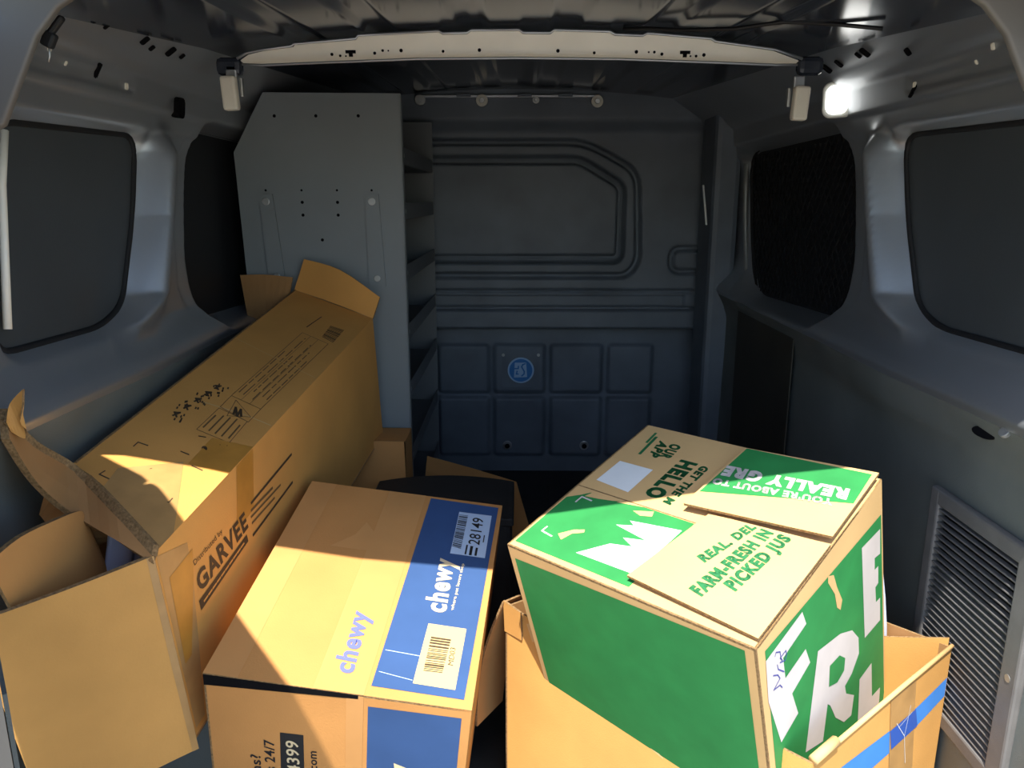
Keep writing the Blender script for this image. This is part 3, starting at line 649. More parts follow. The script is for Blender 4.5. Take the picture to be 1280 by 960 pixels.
lo = lo[:13] + [(x, z) for x, z in half_r[-2::-1]]      # right-hand corner rounded to keep sun off the wall above the vent
lo2 = [(math.copysign(0.76, x) if abs(x) > 0.53 else x * 1.2, (max(z, 1.39) if z > 1.25 or (abs(x) < 0.6) else z)) for x, z in lo]
rows = [(li, 0.085), ([(p[0] * 1.01, p[1] + 0.004) for p in li], 0.080), (lo2, 0.074), (lo2, -0.030), (lo, -0.045)]
# flare the inner edge outwards to meet the side walls
flare = [(math.copysign(min(abs(x) + 0.09, 0.73), x) if abs(x) > 1e-6 else 0, z + (0.05 if abs(x) < 0.6 else 0.03)) for x, z in li]
rows = [(flare, 0.10)] + rows
shell = [(math.copysign(0.82, x) if abs(x) > 0.45 else x * 1.4, 1.50 if z > 1.25 else z) for x, z in lo]
rows = rows + [(shell, -0.045)]
verts = []; faces = []
for r_, y in rows: verts += [(x, y, z) for x, z in r_]
n = len(li)
for k in range(len(rows) - 1):
    for i in range(n - 1):
        a = k * n + i; faces.append((a, a + 1, a + n + 1, a + n))
bm = bmesh.new(); B = [bm.verts.new(v) for v in verts]
for f in faces:
    try: bm.faces.new([B[i] for i in f])
    except ValueError: pass
fr = link_bm('trim_9', bm, M['pillar'], None, True); setp(fr, 'grey door frame around the open back of the van', 'trim', kind='structure')
def shellbox(nm, c, s, lb):
    o = box(nm, M['pillar'], c, s); setp(o, lb, 'body panel', kind='structure'); return o
shellbox('trim_10', (0, 1.085, 1.50), (1.70, 2.27, 0.04), 'outer roof skin of the van')
shellbox('trim_11', (-0.83, 1.085, 0.72), (0.03, 2.27, 1.58), 'outer side skin of the van on the left')
shellbox('trim_12', (0.83, 1.085, 0.72), (0.03, 2.27, 1.58), 'outer side skin of the van on the right')
shellbox('trim_13', (0, 2.21, 0.72), (1.70, 0.03, 1.58), 'partition closing the front of the load space')
setp(box('trim_14', M['plastic'], (0, -0.06, -0.06), (1.60, 0.14, 0.12), None, 0.015), 'dark plastic sill and bumper below the load floor', 'trim', kind='structure')
setp(box('trim_15', M['plastic'], (0, 1.0, -0.10), (1.66, 2.2, 0.10)), 'underbody of the van', 'trim', kind='structure')
gr = box('floor_outside', M['ground'], (0, -3.0, -0.60), (24, 20, 0.02)); setp(gr, 'sunlit concrete ground behind the van', 'ground', kind='structure')

# unseen left door leaf, added and shaped to cast the curved shadow
dd = Vector((0.61, -0.792, 0)); hinge = Vector((-0.615, -0.052, 0)); wd = 0.42
prof = round_poly([(0, -0.06), (0.22, -0.06), (0.30, 0.55), (wd, 0.80), (wd, 1.30), (0.0, 1.30)], 0.05, 6)
dn = Vector((-dd.y, dd.x, 0))
vA = [hinge + dd * a + Vector((0, 0, z)) for a, z in prof]; vB = [v - Vector((0.792, 0.61, 0)) * 0.045 for v in vA]
n = len(prof); bm = bmesh.new(); B = [bm.verts.new(v) for v in vA + vB]
bm.faces.new(B[:n]); bm.faces.new(B[n:][::-1])
for i in range(n): bm.faces.new((B[i], B[i + n], B[(i + 1) % n + n], B[(i + 1) % n]))
dr = link_bm('shadow_door', bm, M['pillar']); setp(dr, 'unseen half-open door leaf added to shade the left of the load', 'door', kind='structure')
inn = Panel(hinge + dd * 0.08 + Vector((0.004, 0.003, 0.05)), hinge + dd * 0.20 + Vector((0.004, 0.003, 0.05)), hinge + dd * 0.08 + Vector((0.004, 0.003, 0.62)))
inn.flip = True; inn.mesh('shadow_door_lining', M['plastic'], dr, 1, 1, 0.004, M['plastic'], M['plastic'])

# ---------------- fittings on the side walls
def slotw(sgn, y, z, w, h, nm='slot', m='hole', ang=0.0, thick=0.0015, par=None):
    p = on_wall(sgn, y, z, 0.0008); e = 0.004
    du = (on_wall(sgn, y + e, z) - on_wall(sgn, y - e, z)).normalized(); dv = (on_wall(sgn, y, z + e) - on_wall(sgn, y, z - e)).normalized()
    nn = du.cross(dv).normalized()
    if nn.x * sgn > 0: nn = -nn
    R = frame_to(nn, dv) @ Matrix.Rotation(ang, 3, 'Z')
    return box(nm, M[m], p + nn * 0.001, (w, h, 0.003), par, min(w, h) * 0.3, R, 2)
WL = bpy.data.objects['wall_left']; WR = bpy.data.objects['wall_right']
for y, z, w, h in ((0.40, 1.345, .012, .014), (0.44, 1.343, .008, .012), (0.56, 1.345, .012, .018), (0.60, 1.34, .010, .012), (0.66, 1.345, .014, .022), (0.71, 1.345, .010, .012), (0.50, 1.285, .010, .032)):
    slotw(-1, y, z, w, h, par=WL)
for y, z, w, h in ((0.56, 1.325, .012, .014), (0.68, 1.345, .014, .022), (0.71, 1.345, .010, .014), (0.80, 1.345, .012, .02), (0.86, 1.345, .016, .024), (0.92, 1.345, .010, .012), (0.60, 1.270, .010, .032)):
    slotw(1, y, z, w, h, par=WR)
slotw(-1, 0.80, 1.262, 0.032, 0.040, 'square_recess', 'hole', 0, par=WL)
for sgn, P in ((-1, WL), (1, WR)):
    for y, z, w in ((0.36, 1.297, .008), (0.41, 1.284, .006), (0.60, 1.276, .009)):
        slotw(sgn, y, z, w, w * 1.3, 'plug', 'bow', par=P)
tg = thing('wire_plug', (-0.52, 0.12, 1.20), 'black plug with a short hanging wire at the top left corner', 'plug')
box('plug_body', M['black'], (-0.550, 0.115, 1.262), (0.014, 0.012, 0.018), tg, 0.003, Matrix.Rotation(0.5, 3, 'Y'))
box('grommet', M['black'], (-0.541, 0.115, 1.276), (0.007, 0.010, 0.030), tg, 0.003, Matrix.Rotation(0.75, 3, 'Y'))
tube('wire', M['steel'], [(-0.551, 0.115, 1.254), (-0.552, 0.115, 1.244), (-0.555, 0.115, 1.238)], 0.0014, tg)
# lashing-eye recess and stud on the right shoulder
setp(prism('lashing_recess', M['hole'], disc(0.022, 20, 0.008), on_wall(1, 0.235, 0.748, 0.003), (-1, -0.2, 0.5), 0.004), 'black oval recess in the right shoulder trim', 'recess')
setp(prism('trim_stud', M['steel'], disc(0.008, 14), on_wall(1, 0.175, 0.768, 0.004), (-1, -0.2, 0.8), 0.006, bev=0.001), 'small grey stud beside the oval recess on the right', 'stud')

# lit lamp on the right wall
lp = Vector((0.676, 0.885, 1.286)); ln = Vector((-0.62, -0.78, -0.12)).normalized(); LR = frame_to(ln)
lt = thing('cargo_lamp', lp - ln * 0.02, 'glowing square cargo lamp on the right wall', 'lamp')
prism('lamp_body', M['lampbody'], rrect(0.064, 0.074, 0.018), lp, ln, 0.03, lt, bev=0.004)
prism('lens', M['lens'], rrect(0.046, 0.058, 0.016), lp + ln * 0.0045, ln, 0.006, lt, bev=0.003)

# vent grille low on the right wall
vt = thing('vent_grille', (0.70, 0.235, 0.25), 'black slatted vent grille low on the right wall', 'vent')
vx = 0.702
def vq(y0, y1, z0, z1, x, nm, m, d=0.008, bev=0.002):
    return box(nm, m, (x + d / 2, (y0 + y1) / 2, (z0 + z1) / 2), (d, y1 - y0, z1 - z0), vt, bev)
vq(0.135, 0.345, 0.255, 0.590, vx + 0.006, 'backing', M['hole'], 0.003, 0)
vq(0.345, 0.372, 0.235, 0.615, vx - 0.008, 'frame_bar', M['grille'], 0.014, 0.004)
vq(0.100, 0.137, 0.235, 0.615, vx - 0.008, 'frame_bar', M['grille'], 0.014, 0.004)
vq(0.130, 0.350, 0.588, 0.615, vx - 0.008, 'frame_bar', M['grille'], 0.014, 0.004)
vq(0.130, 0.350, 0.235, 0.262, vx - 0.008, 'frame_bar', M['grille'], 0.014, 0.004)
first = None
for k in range(28):
    zc = 0.268 + k * 0.0116
    if first is None:
        first = box('slat', M['grille'], (vx - 0.001, 0.241, zc), (0.009, 0.212, 0.0028), vt, 0.0008)
    else:
        s_ = first.copy(); COL.objects.link(s_); s_.parent = vt; s_.location.z = first.location.z + k * 0.0116
prism('screw', M['steel'], disc(0.006, 12), (vx - 0.0085, 0.118, 0.42), (-1, 0, 0), 0.003, vt)

# ================================================================== shelf unit
sy = 1.18
sh = thing('shelf_unit', (-0.51, sy + 0.35, 0.0), 'tall grey steel shelf unit with clipped corner end panel along the left wall', 'shelf')
ep = [(-0.724, 1.196), (-0.640, 1.340), (-0.296, 1.337), (-0.296, 0.005), (-0.690, 0.005)]
def yprism(nm, pts, y, th, m, parent):
    n = len(pts); bm = bmesh.new(); B = [bm.verts.new((x, y, z)) for x, z in pts] + [bm.verts.new((x, y + th, z)) for x, z in pts]
    bm.faces.new(B[:n]); bm.faces.new(B[n:][::-1])
    for i in range(n): bm.faces.new((B[i], B[i + n], B[(i + 1) % n + n], B[(i + 1) % n]))
    return link_bm(nm, bm, m, parent)
end = yprism('end_panel', ep, sy, 0.003, M['shelf'], sh)
box('panel_lip', M['shelf'], (-0.2965, sy + 0.012, 0.67), (0.003, 0.024, 1.33), sh)
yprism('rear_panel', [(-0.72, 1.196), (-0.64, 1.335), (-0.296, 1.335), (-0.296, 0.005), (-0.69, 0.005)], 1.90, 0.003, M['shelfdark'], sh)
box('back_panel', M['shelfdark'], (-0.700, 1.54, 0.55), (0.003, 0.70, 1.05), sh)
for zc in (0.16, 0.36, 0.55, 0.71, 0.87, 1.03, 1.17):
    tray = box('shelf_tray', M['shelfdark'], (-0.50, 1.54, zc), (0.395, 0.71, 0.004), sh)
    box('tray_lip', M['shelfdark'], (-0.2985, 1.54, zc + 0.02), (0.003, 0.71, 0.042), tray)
    prism('tray_bolt', M['steel'], disc(0.006, 10), (-0.2955, 1.215, zc + 0.02), (1, 0, 0), 0.003, tray)
ks = (sy + 0.85) / (1.11 + 0.85)
def SP(x, z): return (x * ks, 1.08 + (z - 1.08) * ks)
for x, z in ((-.593, 1.277), (-.492, 1.277), (-.389, 1.277), (-.538, 1.073), (-.45, 1.073), (-.627, 1.042), (-.538, 1.042), (-.45, 1.042), (-.364, 1.042), (-.635, 0.983), (-.493, 0.981), (-.346, 0.981),
             (-.627, 1.102), (-.538, 1.102), (-.45, 1.102), (-.364, 1.102)):
    X_, Z_ = SP(x, z); prism('punched_hole', M['hole'], disc(0.0042 if z < 1.1 or z > 1.2 else 0.003, 10), (X_, sy - 0.0006, Z_), (0, -1, 0), 0.0005, end)
for xa, za, xb_, zb_ in ((-.627, 1.075, -.612, 0.890), (-.364, 1.075, -.358, 0.885)):
    (xa, za), (xb_, zb_) = SP(xa, za), SP(xb_, zb_)
    st = yprism('strap', [(xa - 0.018, za + 0.018), (xa + 0.018, za + 0.018), (xb_ + 0.022, zb_ - 0.02), (xb_ - 0.022, zb_ - 0.02)], sy - 0.006, 0.005, M['shelf'], sh)
    prism('screw', M['steel'], disc(0.010, 14), (xa, sy - 0.0075, za), (0, -1, 0), 0.004, st, bev=0.0015)
    prism('screw', M['steel'], disc(0.009, 14), (xb_, sy - 0.0075, zb_), (0, -1, 0), 0.004, st, bev=0.0015)

# ================================================================== boxes
V_ = Vector
def closed_box(t, c, down, h, m, mats=None, names=('front_panel', 'right_panel', 'back_panel', 'left_panel')):
    """c = four top corners in order; returns the side panels hung from them"""
    out = []
    for i in range(4):
        a, b = V_(c[i]), V_(c[(i + 1) % 4])
        p = Panel(a, b, a + down * h, b + down * h, flip=True)
        # face outwards
        mid = sum((V_(q) for q in c), V_()) / 4
        if p.n0(.5, .5).dot((a + b) / 2 - mid) < 0: p.flip = False
        mm = (mats or {}).get(i, m)
        o = p.mesh(names[i], mm, t, 4, 4, 0.003)
        out.append((p, o))
    a, b, cc, d = (V_(q) + down * h for q in c)
    p = Panel(a, b, d, cc, flip=True); p.mesh('bottom_panel', m, t, 1, 1, 0.003)
    return out

# ---------------- pet-food carton (brown with blue stripe)
ch = [V_(p) for p in ((-0.4390, 0.0941, 0.4351), (-0.0635, 0.0780, 0.3917), (-0.0307, 0.5599, 0.4954), (-0.4063, 0.5760, 0.5388))]
dch = V_((-0.1031, 0.2159, -0.971))
t = thing('shipping_carton', (-0.25, 0.30, 0.0), 'closed brown carton with blue stripe between the long box and the green carton', 'box')
sides = closed_box(t, ch, dch, 0.395, M['kraftD'])
up = -dch
topP = Panel(ch[0] + up * 0.004, ch[1] + up * 0.001, ch[3] + up * 0.001, ch[2] + up * 0.001)
top = topP.mesh('top_flap', M['kraftD'], t, 6, 6, 0.004, rag=lambda u, v: (u, v + (0.010 * math.sin(u * 9) if False else 0)))
U = UV['CT']
topP.poly('clear_tape', [(0.41, 0.0), (0.60, 0.0), (0.60, 1.0), (0.41, 1.0)], M['kraftT'], top, 1)
topP.poly('torn_patch', [(0.24, 0.62), (0.33, 0.70), (0.36, 0.78), (0.42, 0.72), (0.47, 0.76), (0.52, 0.70), (0.57, 0.70), (0.60, 0.62)], M['kraftT'], top, 2)
topP.poly('tape_edge', [(0.0, 0.0), (0.13, 0.0), (0.13, 1.0), (0.0, 1.0)], M['kraftT'], top, 1)
topP.poly('printed_stripe', U['stripe'], M['blue'], top, 2)
topP.text('lettering', 'chewy', U['chewy'], M['creamtext'], top, 3, 0.035)
topP.text('small_lettering', 'where pet lovers shop', U['tagline'], M['creamtext'], top, 3, 0.012)
topP.text('faded_lettering', 'chewy', U['chewy2'], M['inkBlue'], top, 3, 0.03)
st = topP.poly('number_sticker', U['sticker'], M['sticker'], top, 3)
topP.text('number', '28149', U['t28149'], M['ink'], st, 4, 0.01)
topP.polys('barcode', bars(U['bar1'], 26, 3), M['ink'], st, 4)
topP.polys('small_print', topP.stroke([(0.862, 0.67), (0.862, 0.72)], 0.003) + topP.stroke([(0.885, 0.67), (0.885, 0.715)], 0.005) + topP.stroke([(0.91, 0.67), (0.91, 0.71)], 0.004) + topP.stroke([(0.935, 0.75), (0.935, 0.79)], 0.002), M['ink'], st, 4)
lb = topP.poly('barcode_label', U['label2'], M['label'], top, 3)
topP.polys('barcode', bars(U['bar2'], 16, 5), M['inkB'], lb, 4)
topP.text('label_code', 'MD03', U['MD03'], M['inkB'], lb, 4, 0.0)
topP.polys('crease', topP.stroke([(0.63, 0.175), (0.80, 0.168)], 0.0012) + topP.stroke([(0.63, 0.09), (0.76, 0.075)], 0.0010), M['sticker'], top, 3)
fp, fo = sides[0]
U = UV['CF']
fp.poly('printed_stripe', U['blue'][:2] + [[0.97, 1.0], [0.62, 1.0]], M['blue'], fo, 1)
fp.poly('printed_block', U['black'], M['ink'], fo, 1)
fp.text('phone_number', '4399', [[0.3545, 0.445], U['phone'][1], [0.3060, 0.445]], M['creamtext'], fo, 2, 0.012)
fp.text('lettering', 'us 24/7', [[0.2562, 0.485], U['call'][1], [0.2163, 0.487]], M['ink'], fo, 2, 0.012)
fp.text('lettering', 'ns?', [[0.1986, 0.470], U['quest'][1], [0.1583, 0.472]], M['ink'], fo, 2, 0.012)
fp.text('lettering', '.com', [[0.4240, 0.430], U['com'][1], [0.3911, 0.431]], M['ink'], fo, 2, 0.012)
fp.text('lettering', 'chewy', U['chewy3'], M['creamtext'], fo, 2, 0.035)
fp.poly('clear_tape', [(0.535, 0.0), (0.60, 0.0), (0.60, 0.8), (0.535, 0.8)], M['kraftT'], fo, 1)
# top flap's front lip, lifted at the left where the lid gapes
gp = Panel(ch[0] + up * 0.002, ch[0] * 0.42 + ch[1] * 0.58 + up * 0.001, ch[0] + dch * 0.018, ch[0] * 0.42 + ch[1] * 0.58 + dch * 0.006)
gp.flip = False; gp.mesh('lid_gap', M['hole'], t, 1, 1, 0.0005, M['hole'], M['hole'])
gg = bpy.data.objects[t.children[-1].name] if t.children else None

# ---------------- green meal-kit carton
g = [V_(p) for p in ((0.2806, -0.0391, 0.5637), (0.5363, 0.2241, 0.6788), (0.2389, 0.5147, 0.6753), (-0.0168, 0.2516, 0.5602))]
dg_ = V_((0.2151, 0.2086, -0.954)); H = 0.47
t = thing('meal_kit_carton', (0.32, 0.34, 0.12), 'green and brown meal carton sitting tilted in the large open box', 'box')
sides = closed_box(t, g, dg_, H, M['kraftL'], None, ('right_panel', 'back_panel', 'far_left_panel', 'left_panel'))
tp = Panel(g[0], g[1], g[3], g[2]); tp.flip = False
if tp.n0(.5, .5).z < 0: tp.flip = True
top = tp.mesh('top_panel', M['kraftL'], t, 4, 4, 0.004)
U = UV['GT']
tp.poly('printed_green', [[0.030, 0.985], [0.400, 0.985], [0.43, 0.93], [0.45, 0.80], [0.4458, 0.4499], [0.0352, 0.4654]], M['green'], top, 1)
tp.polys('scuffed_patch', [[[0.36, 0.985], [0.43, 0.985], [0.445, 0.90], [0.40, 0.94]], [[0.40, 0.92], [0.447, 0.90], [0.449, 0.74], [0.425, 0.80], [0.41, 0.86]], [[0.425, 0.78], [0.449, 0.76], [0.448, 0.66]]], M['kraftL'], top, 2)
tp.poly('white_splash', U['white'], M['whiteP'], top, 2)
tp.polys('corner_mark', tp.stroke(U['mark1'], 0.003) + tp.stroke(U['mark2'], 0.003), M['white'], top, 2)
tp.poly('torn_scrap', U['scrap1'], M['kraftL'], top, 2); tp.poly('torn_scrap', U['scrap2'], M['kraftL'], top, 2)
tp.poly('pale_square', U['square'], M['whiteP'], top, 1)
for s_, k in (('GET THE M', 'getthe'), ('HELLO', 'hello'), ('OUR', 'our'), ('APP', 'app')):
    tp.text('lettering', s_, U[k], M['greenT'], top, 1, 0.05, fat=0.02)
sm = []
for k, n_ in (('dl', 9), ('stars', 5)):
    a, b, c = (np.array(p) for p in U[k]); c = (c - a)
    for q in range(n_):
        p = a + (b - a) * (q + 0.2) / n_ + c * 0.5; sm += tp.stroke([p, p + (b - a) * 0.55 / n_], 0.006 if k == 'dl' else 0.005)
tp.polys('small_print', sm, M['greenT'], top, 1)
# seam between the green flap and the brown one
tp.polys('flap_seam', tp.stroke([(0.455, 0.99), (0.452, 0.45)], 0.0022), M['kraftE'], top, 1)
# folded flaps on top
def flap(name, q, lift, m, corner_lift=(0, 0, 0, 0)):
    nrm = tp.n0(.5, .5)
    c = [tp.raw(*p) + nrm * (lift + cl) for p, cl in zip(q, corner_lift)]
    p = Panel(c[0], c[1], c[3], c[2]); p.warped = True
    if p.n0(.5, .5).dot(nrm) < 0: p.flip = True
    o = p.mesh(name, m, t, 8, 6, 0.004, M['kraftE'], M['kraftIn']); return p, o
def bil(q, p):
    """uv on the top -> uv inside flap quad q (order a b c d)"""
    a, b, c, d = (np.array(x, float) for x in q); x = np.array([.5, .5]); p = np.array(p, float)
    for _ in range(30):
        u, v = x; f = a * (1 - u) * (1 - v) + b * u * (1 - v) + d * (1 - u) * v + c * u * v - p
        J = np.array([(b - a) * (1 - v) + (c - d) * v, (d - a) * (1 - u) + (c - b) * u]).T
        x = x - np.linalg.solve(J, f)
    return [float(x[0]), float(x[1])]
q1 = [[0.512, 0.425], [0.541, 0.0], [0.028, 0.004], [0.058, 0.482]]
p1, o1 = flap('front_flap', q1, 0.0055, M['kraftL'], (0.0, 0.001, 0.002, 0.006))
for s_, k in (('REAL. DEL', 'f1a'), ('FARM-FRESH IN', 'f1b'), ('PICKED JUS', 'f1c')):
    f3 = U[k]; f3 = [f3[0], f3[1], [f3[0][0] + 1.18 * (f3[2][0] - f3[0][0]), f3[0][1] + 1.18 * (f3[2][1] - f3[0][1])]]
    p1.text('lettering', s_, [bil(q1, x) for x in f3], M['greenT'], o1, 1, 0.055, fat=0.02)
q2 = [[0.959, 0.502], [0.494, 0.517], [0.56, 0.0], [0.985, 0.004]]
p2, o2 = flap('rear_flap', q2, 0.0105, M['kraftL'], (0.001, 0.006, 0.004, 0.004))
gq = [[0.955, 0.495], [0.965, 0.02], [0.765, 0.01], [0.59, 0.505]]
p2.poly('printed_green', [bil(q2, x) for x in gq], M['green'], o2, 1)
p2.text('lettering', 'REALLY GRE', [bil(q2, x) for x in (U['f2a'][0], [0.796, 0.500], U['f2a'][2])], M['white'], o2, 2, 0.055, fat=0.015)
p2.text('lettering', "YOU'RE ABOUT TO", [bil(q2, x) for x in ([0.757, 0.075], [0.697, 0.50], [0.720, 0.065])], M['white'], o2, 2, 0.045, fat=0.012)
# side panels
U = UV['GL']; pl_, ol = sides[3]
pr_, orr = sides[0]
def conv_l(p):    # the left side panel runs L -> F in closed_box; the traced data runs F -> L
    return [1 - p[0], p[1]]
pl_.poly('printed_green', [conv_l(p) for p in ([0.975, 0.05], [0.0357, 0.0200], [0.0357, 1.0], [0.975, 1.0])], M['green'], ol, 1)
U = UV['GR']
pr_.poly('printed_green', [[0.050, 0.042], [0.985, 0.128], [0.985, 1.0], [0.030, 1.0]], M['green'], orr, 1)
for k in ('F', 'R', 'E', 'V'):
    pr_.poly('big_letter', U[k], M['white'], orr, 2)
pr_.poly('letter_counter', U['Rh'], M['green'], orr, 3)
pr_.poly('scrape', U['scrape'], M['kraftL'], orr, 2)
pr_.polys('pen_number', pr_.stroke(U['h3'], 0.0016) + pr_.stroke(U['h2'], 0.0016) + pr_.stroke(U['h1'], 0.0016), M['pen'], orr, 3)

# ---------------- large open carton with blue stripe
F_, L_, R_ = V_((0.3808, 0.0053, 0.370)), V_((-0.0215, 0.3743, 0.385)), V_((0.6944, 0.2533, 0.385))
Bk = V_((0.36, 0.72, 0.34))
t = thing('open_carton', (0.34, 0.36, 0.0), 'large open brown carton with a blue stripe holding the green carton', 'box')
dz = V_((0, 0, -1))
def wallp(a, b, h0, h1, nm, m=M['kraft'], bend=None, flipmid=V_((0.34, 0.36, 0.2))):
    p = Panel(a, b, V_((a.x, a.y, 0.004)), V_((b.x, b.y, 0.004)), d=bend)
    if p.n0(.5, .5).dot((a + b) / 2 - flipmid) < 0: p.flip = True
    return p, p.mesh(nm, m, t, 8, 4, 0.004)
pb, ob = wallp(F_, L_, 0, 0, 'left_panel')
pr2, or2 = wallp(F_, R_, 0, 0, 'right_panel')
wallp(R_, Bk, 0, 0, 'back_panel'); wallp(Bk, L_, 0, 0, 'far_left_panel')
bp = Panel(V_((F_.x, F_.y, .008)), V_((R_.x, R_.y, .008)), V_((L_.x, L_.y, .008)), V_((Bk.x, Bk.y, .008))); bp.mesh('bottom_panel', M['kraft'], t, 1, 1, 0.004)
U = UV['BR']
pr2.poly('blue_stripe', [[0.0, 0.115], [0.35, 0.145], [0.588, 0.166], [0.763, 0.163], [0.995, 0.145], [0.995, 0.234], [0.846, 0.253], [0.64, 0.275], [0.43, 0.272], [0.0, 0.24]], M['bluelt'], or2, 1)
pr2.poly('tape_strip', [[0.5077, 0.0], [0.70, 0.0], [0.80, 0.6], [0.61, 0.6]], M['tape'], or2, 2)
pr2.poly('taped_stripe', U['bluetape'], M['bluetape'], or2, 3)
pr2.polys('tape_wrinkle', pr2.stroke([(0.58, 0.15), (0.66, 0.25), (0.70, 0.40)], 0.001) + pr2.stroke([(0.66, 0.25), (0.68, 0.12)], 0.001) + pr2.stroke([(0.60, 0.18), (0.70, 0.16)], 0.0008), M['whiteP'], or2, 4)
pb.polys('scuff_mark', pb.stroke([(0.90, 0.04), (0.88, 0.10)], 0.008) + pb.stroke([(0.78, 0.20), (0.74, 0.24)], 0.003) + pb.stroke([(0.66, 0.24), (0.60, 0.28)], 0.003) + pb.stroke([(0.45, 0.30), (0.40, 0.32)], 0.003), M['kraftL'], ob, 1)
# rolled rim bead at the front corner, folded end at the right
tube('rolled_rim', M['kraftL'], [F_ + V_((0.002, 0.002, 0.004)), F_ + (R_ - F_) * 0.14 + V_((0, 0, 0.006))], 0.007, t)
tube('folded_rim', M['kraftL'], [F_ + (R_ - F_) * 0.14 + V_((0, 0, 0.001)), F_ + (R_ - F_) * 0.6 + V_((0, 0, 0.002)), R_ + V_((0, 0, 0.001))], 0.0035, t)
fpn = Panel(R_ + V_((-0.004, 0.004, 0.012)), R_ + V_((-0.10, 0.085, -0.035)), V_((R_.x - 0.004, R_.y + 0.004, 0.22)), V_((R_.x - 0.10, R_.y + 0.085, 0.22)))
if fpn.n0(.5, .5).y > 0: fpn.flip = True
fpn.mesh('inner_flap', M['kraft'], t, 3, 3, 0.004)
# flap hanging outside at the left
hp = Panel(L_ + V_((-0.006, -0.004, 0.010)), L_ + V_((0.06, 0.07, 0.0)), L_ + V_((-0.055, -0.005, -0.24)), L_ + V_((-0.01, 0.07, -0.24)), d=lambda u, v: 0.018 * math.sin(v * 3.1) )
if hp.n0(.5, .5).x > 0: hp.flip = True
hp.mesh('hanging_flap', M['kraftD'], t, 4, 10, 0.004)
cp = Panel(L_ + V_((0.0, 0, 0.012)), L_ + V_((0.03, -0.03, 0.006)), L_ + V_((-0.002, 0, -0.05)), L_ + V_((0.028, -0.030, -0.05)), d=lambda u, v: 0.006 * (1 - v))
if cp.n0(.5, .5).y > 0: cp.flip = True
cp.mesh('curled_corner', M['kraft'], t, 4, 4, 0.004)

# pale blue sheet standing behind the green carton
bs = thing('blue_liner', (0.63, 0.36, 0.02), 'pale blue liner sheet standing behind the right corner of the green carton', 'liner')
blp = Panel((0.560, 0.300, 0.545), (0.600, 0.335, 0.53), (0.600, 0.300, 0.02), (0.665, 0.335, 0.02), d=lambda u, v: 0.01 * math.sin(v * 5))
if blp.n0(.5, .5).y > 0: blp.flip = True
blp.mesh('sheet', M['foam'], bs, 4, 10, 0.008, M['foam'], M['foam'])

# ---------------- long carton lying on the left
FR, BR_, BL_, FL_ = V_((-0.4839, 0.0860, 0.6216)), V_((-0.3678, 1.0740, 0.7878)), V_((-0.5827, 1.1468, 0.8520)), V_((-0.6754, 0.2524, 0.6915))
DG = V_((0.012, 0.165, -0.986)); HG = 0.33
t = thing('long_carton', (-0.52, 0.6, 0.30), 'long dented brown carton with torn open end leaning along the left wall', 'box')
vt_ = Panel(FR, BR_, FL_, BL_); vt_.warped = True
if vt_.n0(.5, .5).z < 0: vt_.flip = True
top = vt_.mesh('top_panel', M['kraftG'], t, 20, 6, 0.005)
vr = Panel(FR, BR_, FR + DG * HG, BR_ + DG * HG)
if vr.n0(.5, .5).x < 0: vr.flip = True
rgt = vr.mesh('right_panel', M['kraftG'], t, 20, 6, 0.005)
vl = Panel(FL_, BL_, FL_ + DG * HG * 0.9, BL_ + DG * HG * 0.9)
if vl.n0(.5, .5).x > 0: vl.flip = True
vl.mesh('left_panel', M['kraftG'], t, 6, 4, 0.005)
vbm = Panel(FR + DG * HG, BR_ + DG * HG, FL_ + DG * HG * 0.9, BL_ + DG * HG * 0.9)
if vbm.n0(.5, .5).z > 0: vbm.flip = True
vbm.mesh('bottom_panel', M['kraftG'], t, 4, 2, 0.005)
vbk = Panel(BR_, BL_, BR_ + DG * HG, BL_ + DG * HG * 0.9)
if vbk.n0(.5, .5).y < 0: vbk.flip = True
vbk.mesh('back_panel', M['kraftG'], t, 2, 2, 0.005)
U = UV['VT']
def outline(p, q, w): return p.stroke(list(q) + [q[0]], w)
def lines_in(p, q, n, a0, a1, w, seed):
    """rows of tiny print inside quad q, running from edge ab"""
    rnd = random.Random(seed); a, b, c, d = (np.array(x) for x in q); out = []
    for k in range(n):
        s_ = (k + 0.5) / n; s0 = a0 + rnd.random() * .08; s1 = a1 - rnd.random() * 0.3
        P0 = (a + (b - a) * s0) * (1 - s_) + (d + (c - d) * s0) * s_; P1 = (a + (b - a) * s1) * (1 - s_) + (d + (c - d) * s1) * s_
        x = 0.0
        while x < 1:
            e = min(1, x + 0.06 + rnd.random() * .12); out += p.stroke([P0 + (P1 - P0) * x, P0 + (P1 - P0) * e], w); x = e + 0.04
    return out
vt_.polys('printed_frame', outline(vt_, U['rect1'], .0016) + outline(vt_, U['rect2'], .0016) + outline(vt_, U['rect3'], .0016) + outline(vt_, U['tri'], .0016), M['inkL'], top, 1)
r1 = U['rect1']; mids = []
for k in (0.33, 0.62):
    a = np.array(r1[0]) * (1 - k) + np.array(r1[3]) * k; b = np.array(r1[1]) * (1 - k) + np.array(r1[2]) * k; mids += vt_.stroke([a, b], .0010)
vt_.polys('printed_rule', mids, M['inkL'], top, 1)
vt_.polys('small_print', lines_in(vt_, r1, 6, .05, .95, .0028, 1) + lines_in(vt_, U['rect3'], 5, .08, .98, .004, 2), M['inkL'], top, 1)
vt_.polys('printed_symbol', vt_.stroke([(0.352, 0.35), (0.372, 0.38), (0.352, 0.31), (0.375, 0.33), (0.358, 0.28)], .006), M['inkB'], top, 2)
vt_.polys('barcode', bars([U['barcode'][0], U['barcode'][3], U['barcode'][2], U['barcode'][1]], 16, 9) + vt_.stroke(U['bline'], .003), M['inkB'], top, 1)
rnd = random.Random(4); ic = []
a, b = np.array(U['icons'][0]), np.array(U['icons'][1])
